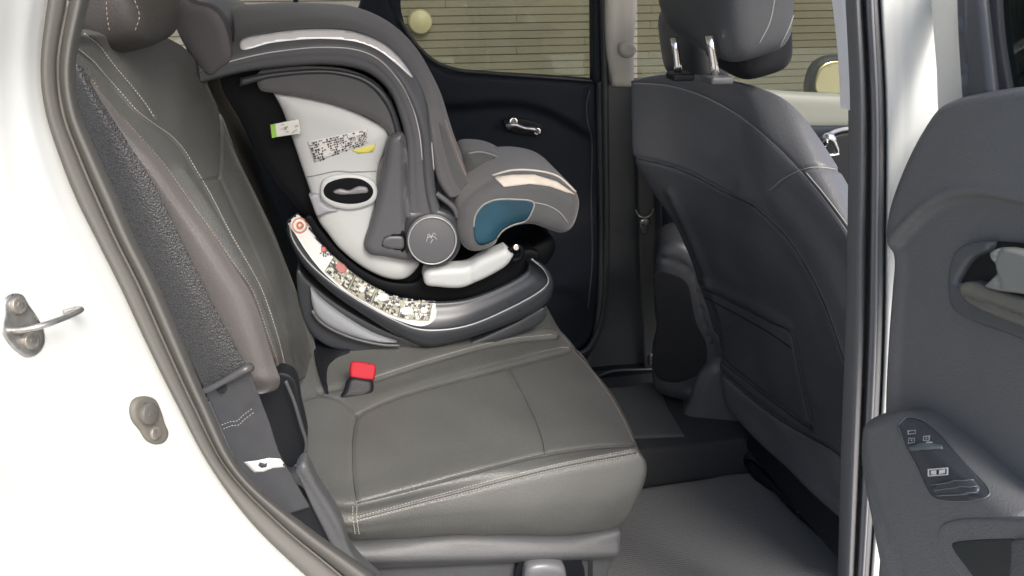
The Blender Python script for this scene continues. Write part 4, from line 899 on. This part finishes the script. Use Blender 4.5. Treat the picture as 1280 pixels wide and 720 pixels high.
# pale lower wedge and black foot
puff('base_foot', [(372, 335), (385, 350), (430, 385), (500, 420), (560, 434), (640, 405), (682, 384), (680, 400), (640, 420), (580, 438), (520, 442), (450, 440), (405, 430), (380, 400)], PY(YN + .0), .004, 6, .34, BASEG, cb, step=6)
puff('adjuster_wedge', [(388, 359, 1), (400, 373), (430, 396), (465, 417), (496, 428, 1), (470, 427), (440, 420), (412, 408), (395, 393), (389, 376)], PY(YN - .012), .010, 8, .05, LGREY, cb, step=3)
tube('wedge_edge', [P(u, v, YN - .018) for u, v in [(390, 388), (398, 400), (415, 412), (445, 424), (478, 431), (500, 432)]], .003, TRIM, cb, n=30)

# ================================================================ OPEN NEAR DOOR
nd = thing('open_rear_door', 'open near rear door with grey inner panel and window switch on its armrest', 'car door', tuple(Vector((.53, .6, .9))))
dn = Vector((-.995, .10, 0)).normalized(); DA = Vector((.548, .62, 1.0)); DP = Pl(DA, dn)
def near_fn(A, d):
    arc = crv([(1090, 330), (1112, 318), (1124, 311), (1145, 289), (1172, 264), (1205, 248), (1235, 245), (1262, 248), (1320, 262)], 60)
    av = np.interp(A[:, 0], arc[:, 0], arc[:, 1]); return -.010 / (1 + np.exp(-(A[:, 1] - av) / 1.5)) + .002 * np.exp(-((A[:, 1] - av + 8) / 6) ** 2)
ndp = puff('door_panel', [(1183, 133), (1195, 126), (1212, 120), (1240, 114), (1300, 106), (1340, 104, 1), (1340, 800, 1), (1096, 800, 1), (1106, 660), (1110, 560), (1112, 480), (1116, 410), (1120, 360), (1122, 322), (1115, 300), (1118, 265), (1135, 215), (1160, 165)], DP, .014, 16, .035, DOORP, nd, step=3, fn=near_fn)
ND = bvh([ndp])
hr_ = puff('handle_recess', [(1190, 350), (1192, 330), (1200, 312), (1212, 304), (1245, 302), (1300, 306, 1), (1300, 432, 1), (1255, 415), (1210, 398), (1194, 384)], DP.off(.009), .0005, 3, .003, TRIM_D, nd, step=4)
puff('handle_bezel', [(1190, 352), (1192, 330), (1200, 312), (1212, 304), (1245, 302), (1242, 312), (1222, 322), (1208, 340), (1202, 356), (1260, 372), (1300, 392, 1), (1300, 430, 1), (1250, 412), (1210, 397), (1194, 384)], DP.off(.010), .006, 5, .004, mat('bezel_grey', (.060,.065,.070), .4), nd, step=3)
puff('door_handle', [(1204, 356), (1218, 351), (1246, 360), (1300, 376, 1), (1300, 414, 1), (1258, 400), (1222, 384), (1208, 372)], DP.off(.018), .008, 8, .006, mat('satin_handle', (.2, .205, .19), .3, .7), nd, step=3, creases=[([(1215, 372), (1250, 382), (1290, 396)], 3, .003)])
puff('lock_lever', [(1244, 316), (1256, 309), (1300, 318, 1), (1300, 370, 1), (1238, 358), (1252, 340)], DP.off(.018), .008, 6, .006, mat('pale_lever', (.20,.21,.195), .35, .3), nd, step=3, creases=[([(1258, 312), (1252, 330), (1260, 358)], 2, .003)])
# armrest
AP = DP.off(.022)
ar = puff('armrest', [(1092, 536), (1098, 524), (1114, 515), (1136, 512), (1152, 518), (1172, 534), (1200, 556), (1250, 600), (1300, 640, 1), (1300, 820, 1), (1140, 820, 1), (1118, 720), (1104, 650), (1094, 600), (1090, 565)], AP, .024, 20, .03, DOORP, nd, step=4,
     creases=[([(1104, 545), (1106, 575), (1122, 630), (1146, 690), (1160, 730)], 4, .003)])
AR = bvh([ar])
swp = [(1123, 533), (1134, 523), (1150, 525), (1164, 534), (1180, 549), (1205, 578), (1238, 617), (1232, 623), (1172, 623), (1160, 610), (1146, 580), (1134, 558)]
sw = decal('switch_plate', swp, AR, mat('switch_plate_grey', (.035,.039,.045), .35), ar, lift=.0012, smooth=True, T=.001)
seam('plate_edge', swp + [swp[0]], AR, mat('plate_edge_grey', (.075,.082,.09), .35), ar, r=.0007, lift=.001)
decal('lock_button', [(1137, 558, 1), (1160, 554, 1), (1178, 559, 1), (1180, 563, 1), (1140, 563, 1)], AR, mat('button_top', (.07,.085,.09), .3), ar, lift=.003, T=.002)
V, F = [], []
def bar(x0, y0, x1, y1, l=.0034): dab(V, F, AR, 0, 0, 1, 1, lambda s, t: (x0 + s * (x1 - x0), y0 + t * (y1 - y0)), l)
# lock symbols
for ox, oy in ((1139, 549), (1156, 548)):
    bar(ox, oy, ox + 8, oy + 1); bar(ox, oy + 5, ox + 8, oy + 6); bar(ox, oy, ox + 1, oy + 6); bar(ox + 7, oy, ox + 8, oy + 6); bar(ox + 3, oy + 2, ox + 5, oy + 4)
bar(1138, 540, 1147, 541); bar(1138, 540, 1139, 545); bar(1146, 540, 1147, 545); bar(1138, 544, 1147, 545); bar(1160, 555, 1168, 557)
mk('lock_symbol', V, F, mat('symbol_grey', (.2,.22,.22), .5), ar, smooth=False)
V, F = [], []
bar(1165, 586, 1188, 587.5); bar(1165, 594, 1189, 595.5); bar(1164, 586, 1166, 595); bar(1187, 586, 1189, 595); bar(1168, 588, 1175, 593); bar(1178, 588, 1185, 593)
mk('window_symbol', V, F, mat('symbol_white', (.5,.5,.49), .5), ar, smooth=False)
decal('window_switch', [(1168, 609, 1), (1185, 602), (1218, 601, 1), (1226, 611), (1224, 618, 1), (1178, 620, 1)], AR, mat('switch_dark', (.045, .05, .058), .3), ar, lift=.0035, T=.0025)
for pl_ in ([(1170, 606), (1195, 603), (1220, 604)], [(1172, 613), (1196, 610), (1224, 612)], [(1176, 619), (1200, 618), (1224, 618)]): seam('switch_edge', pl_, AR, mat('switch_edge_grey', (.09,.10,.105), .4), ar, r=.0006, lift=.0042)
puff('pull_cup', [(1176, 668), (1182, 654), (1200, 647), (1240, 645), (1300, 648, 1), (1300, 780, 1), (1240, 760), (1205, 720), (1186, 694)], AP.off(.020), .006, 6, .01, DOORP, nd, step=4)
puff('cup_opening', [(1190, 680), (1205, 676), (1264, 673, 1), (1300, 680, 1), (1300, 770, 1), (1240, 745), (1210, 712)], AP.off(.0262), .0004, 2, .001, mat('cup_dark', (.012, .016, .018), .5), nd, step=4)
puff('cup_wall', [(1266, 674, 1), (1300, 672, 1), (1300, 780, 1), (1262, 740, 1)], AP.off(.028), .002, 3, .002, TRIM, nd, step=4)
# window frame, glass, painted edge
WP = DP.off(-.004)
puff('door_edge', [(1160, -70, 1), (1203, -70, 1), (1205, 60), (1207, 122), (1192, 134), (1178, 150), (1172, 80)], DP.off(-.022), .004, 5, .01, PAINT_S, nd, step=5)
puff('window_frame', [(1198, -70, 1), (1226, -70, 1), (1236, 20), (1247, 118, 1), (1207, 128, 1), (1202, 50)], WP, .006, 6, .02, mat('frame_grey', (.055,.058,.064), .4), nd, step=4, creases=[([(1206, -60), (1212, 60), (1216, 124)], 2, .003)])
puff('window_channel', [(1224, -70, 1), (1244, -70, 1), (1250, 40), (1262, 118, 1), (1244, 120, 1), (1236, 30)], WP.off(-.003), .001, 3, .015, RUBBER_D, nd, step=5)
puff('window_glass', [(1236, -70, 1), (1360, -70, 1), (1360, 125, 1), (1252, 125, 1)], WP.off(-.008), 0, 3, .004, GLASS_D, nd, step=12)
# outer skin of the open door
puff('door_skin', [(1175, 140, 1), (1360, 100, 1), (1360, 820, 1), (1165, 820, 1), (1165, 500, 1), (1168, 300, 1)], DP.off(-.06), .004, 5, .01, PAINT, nd, step=12)
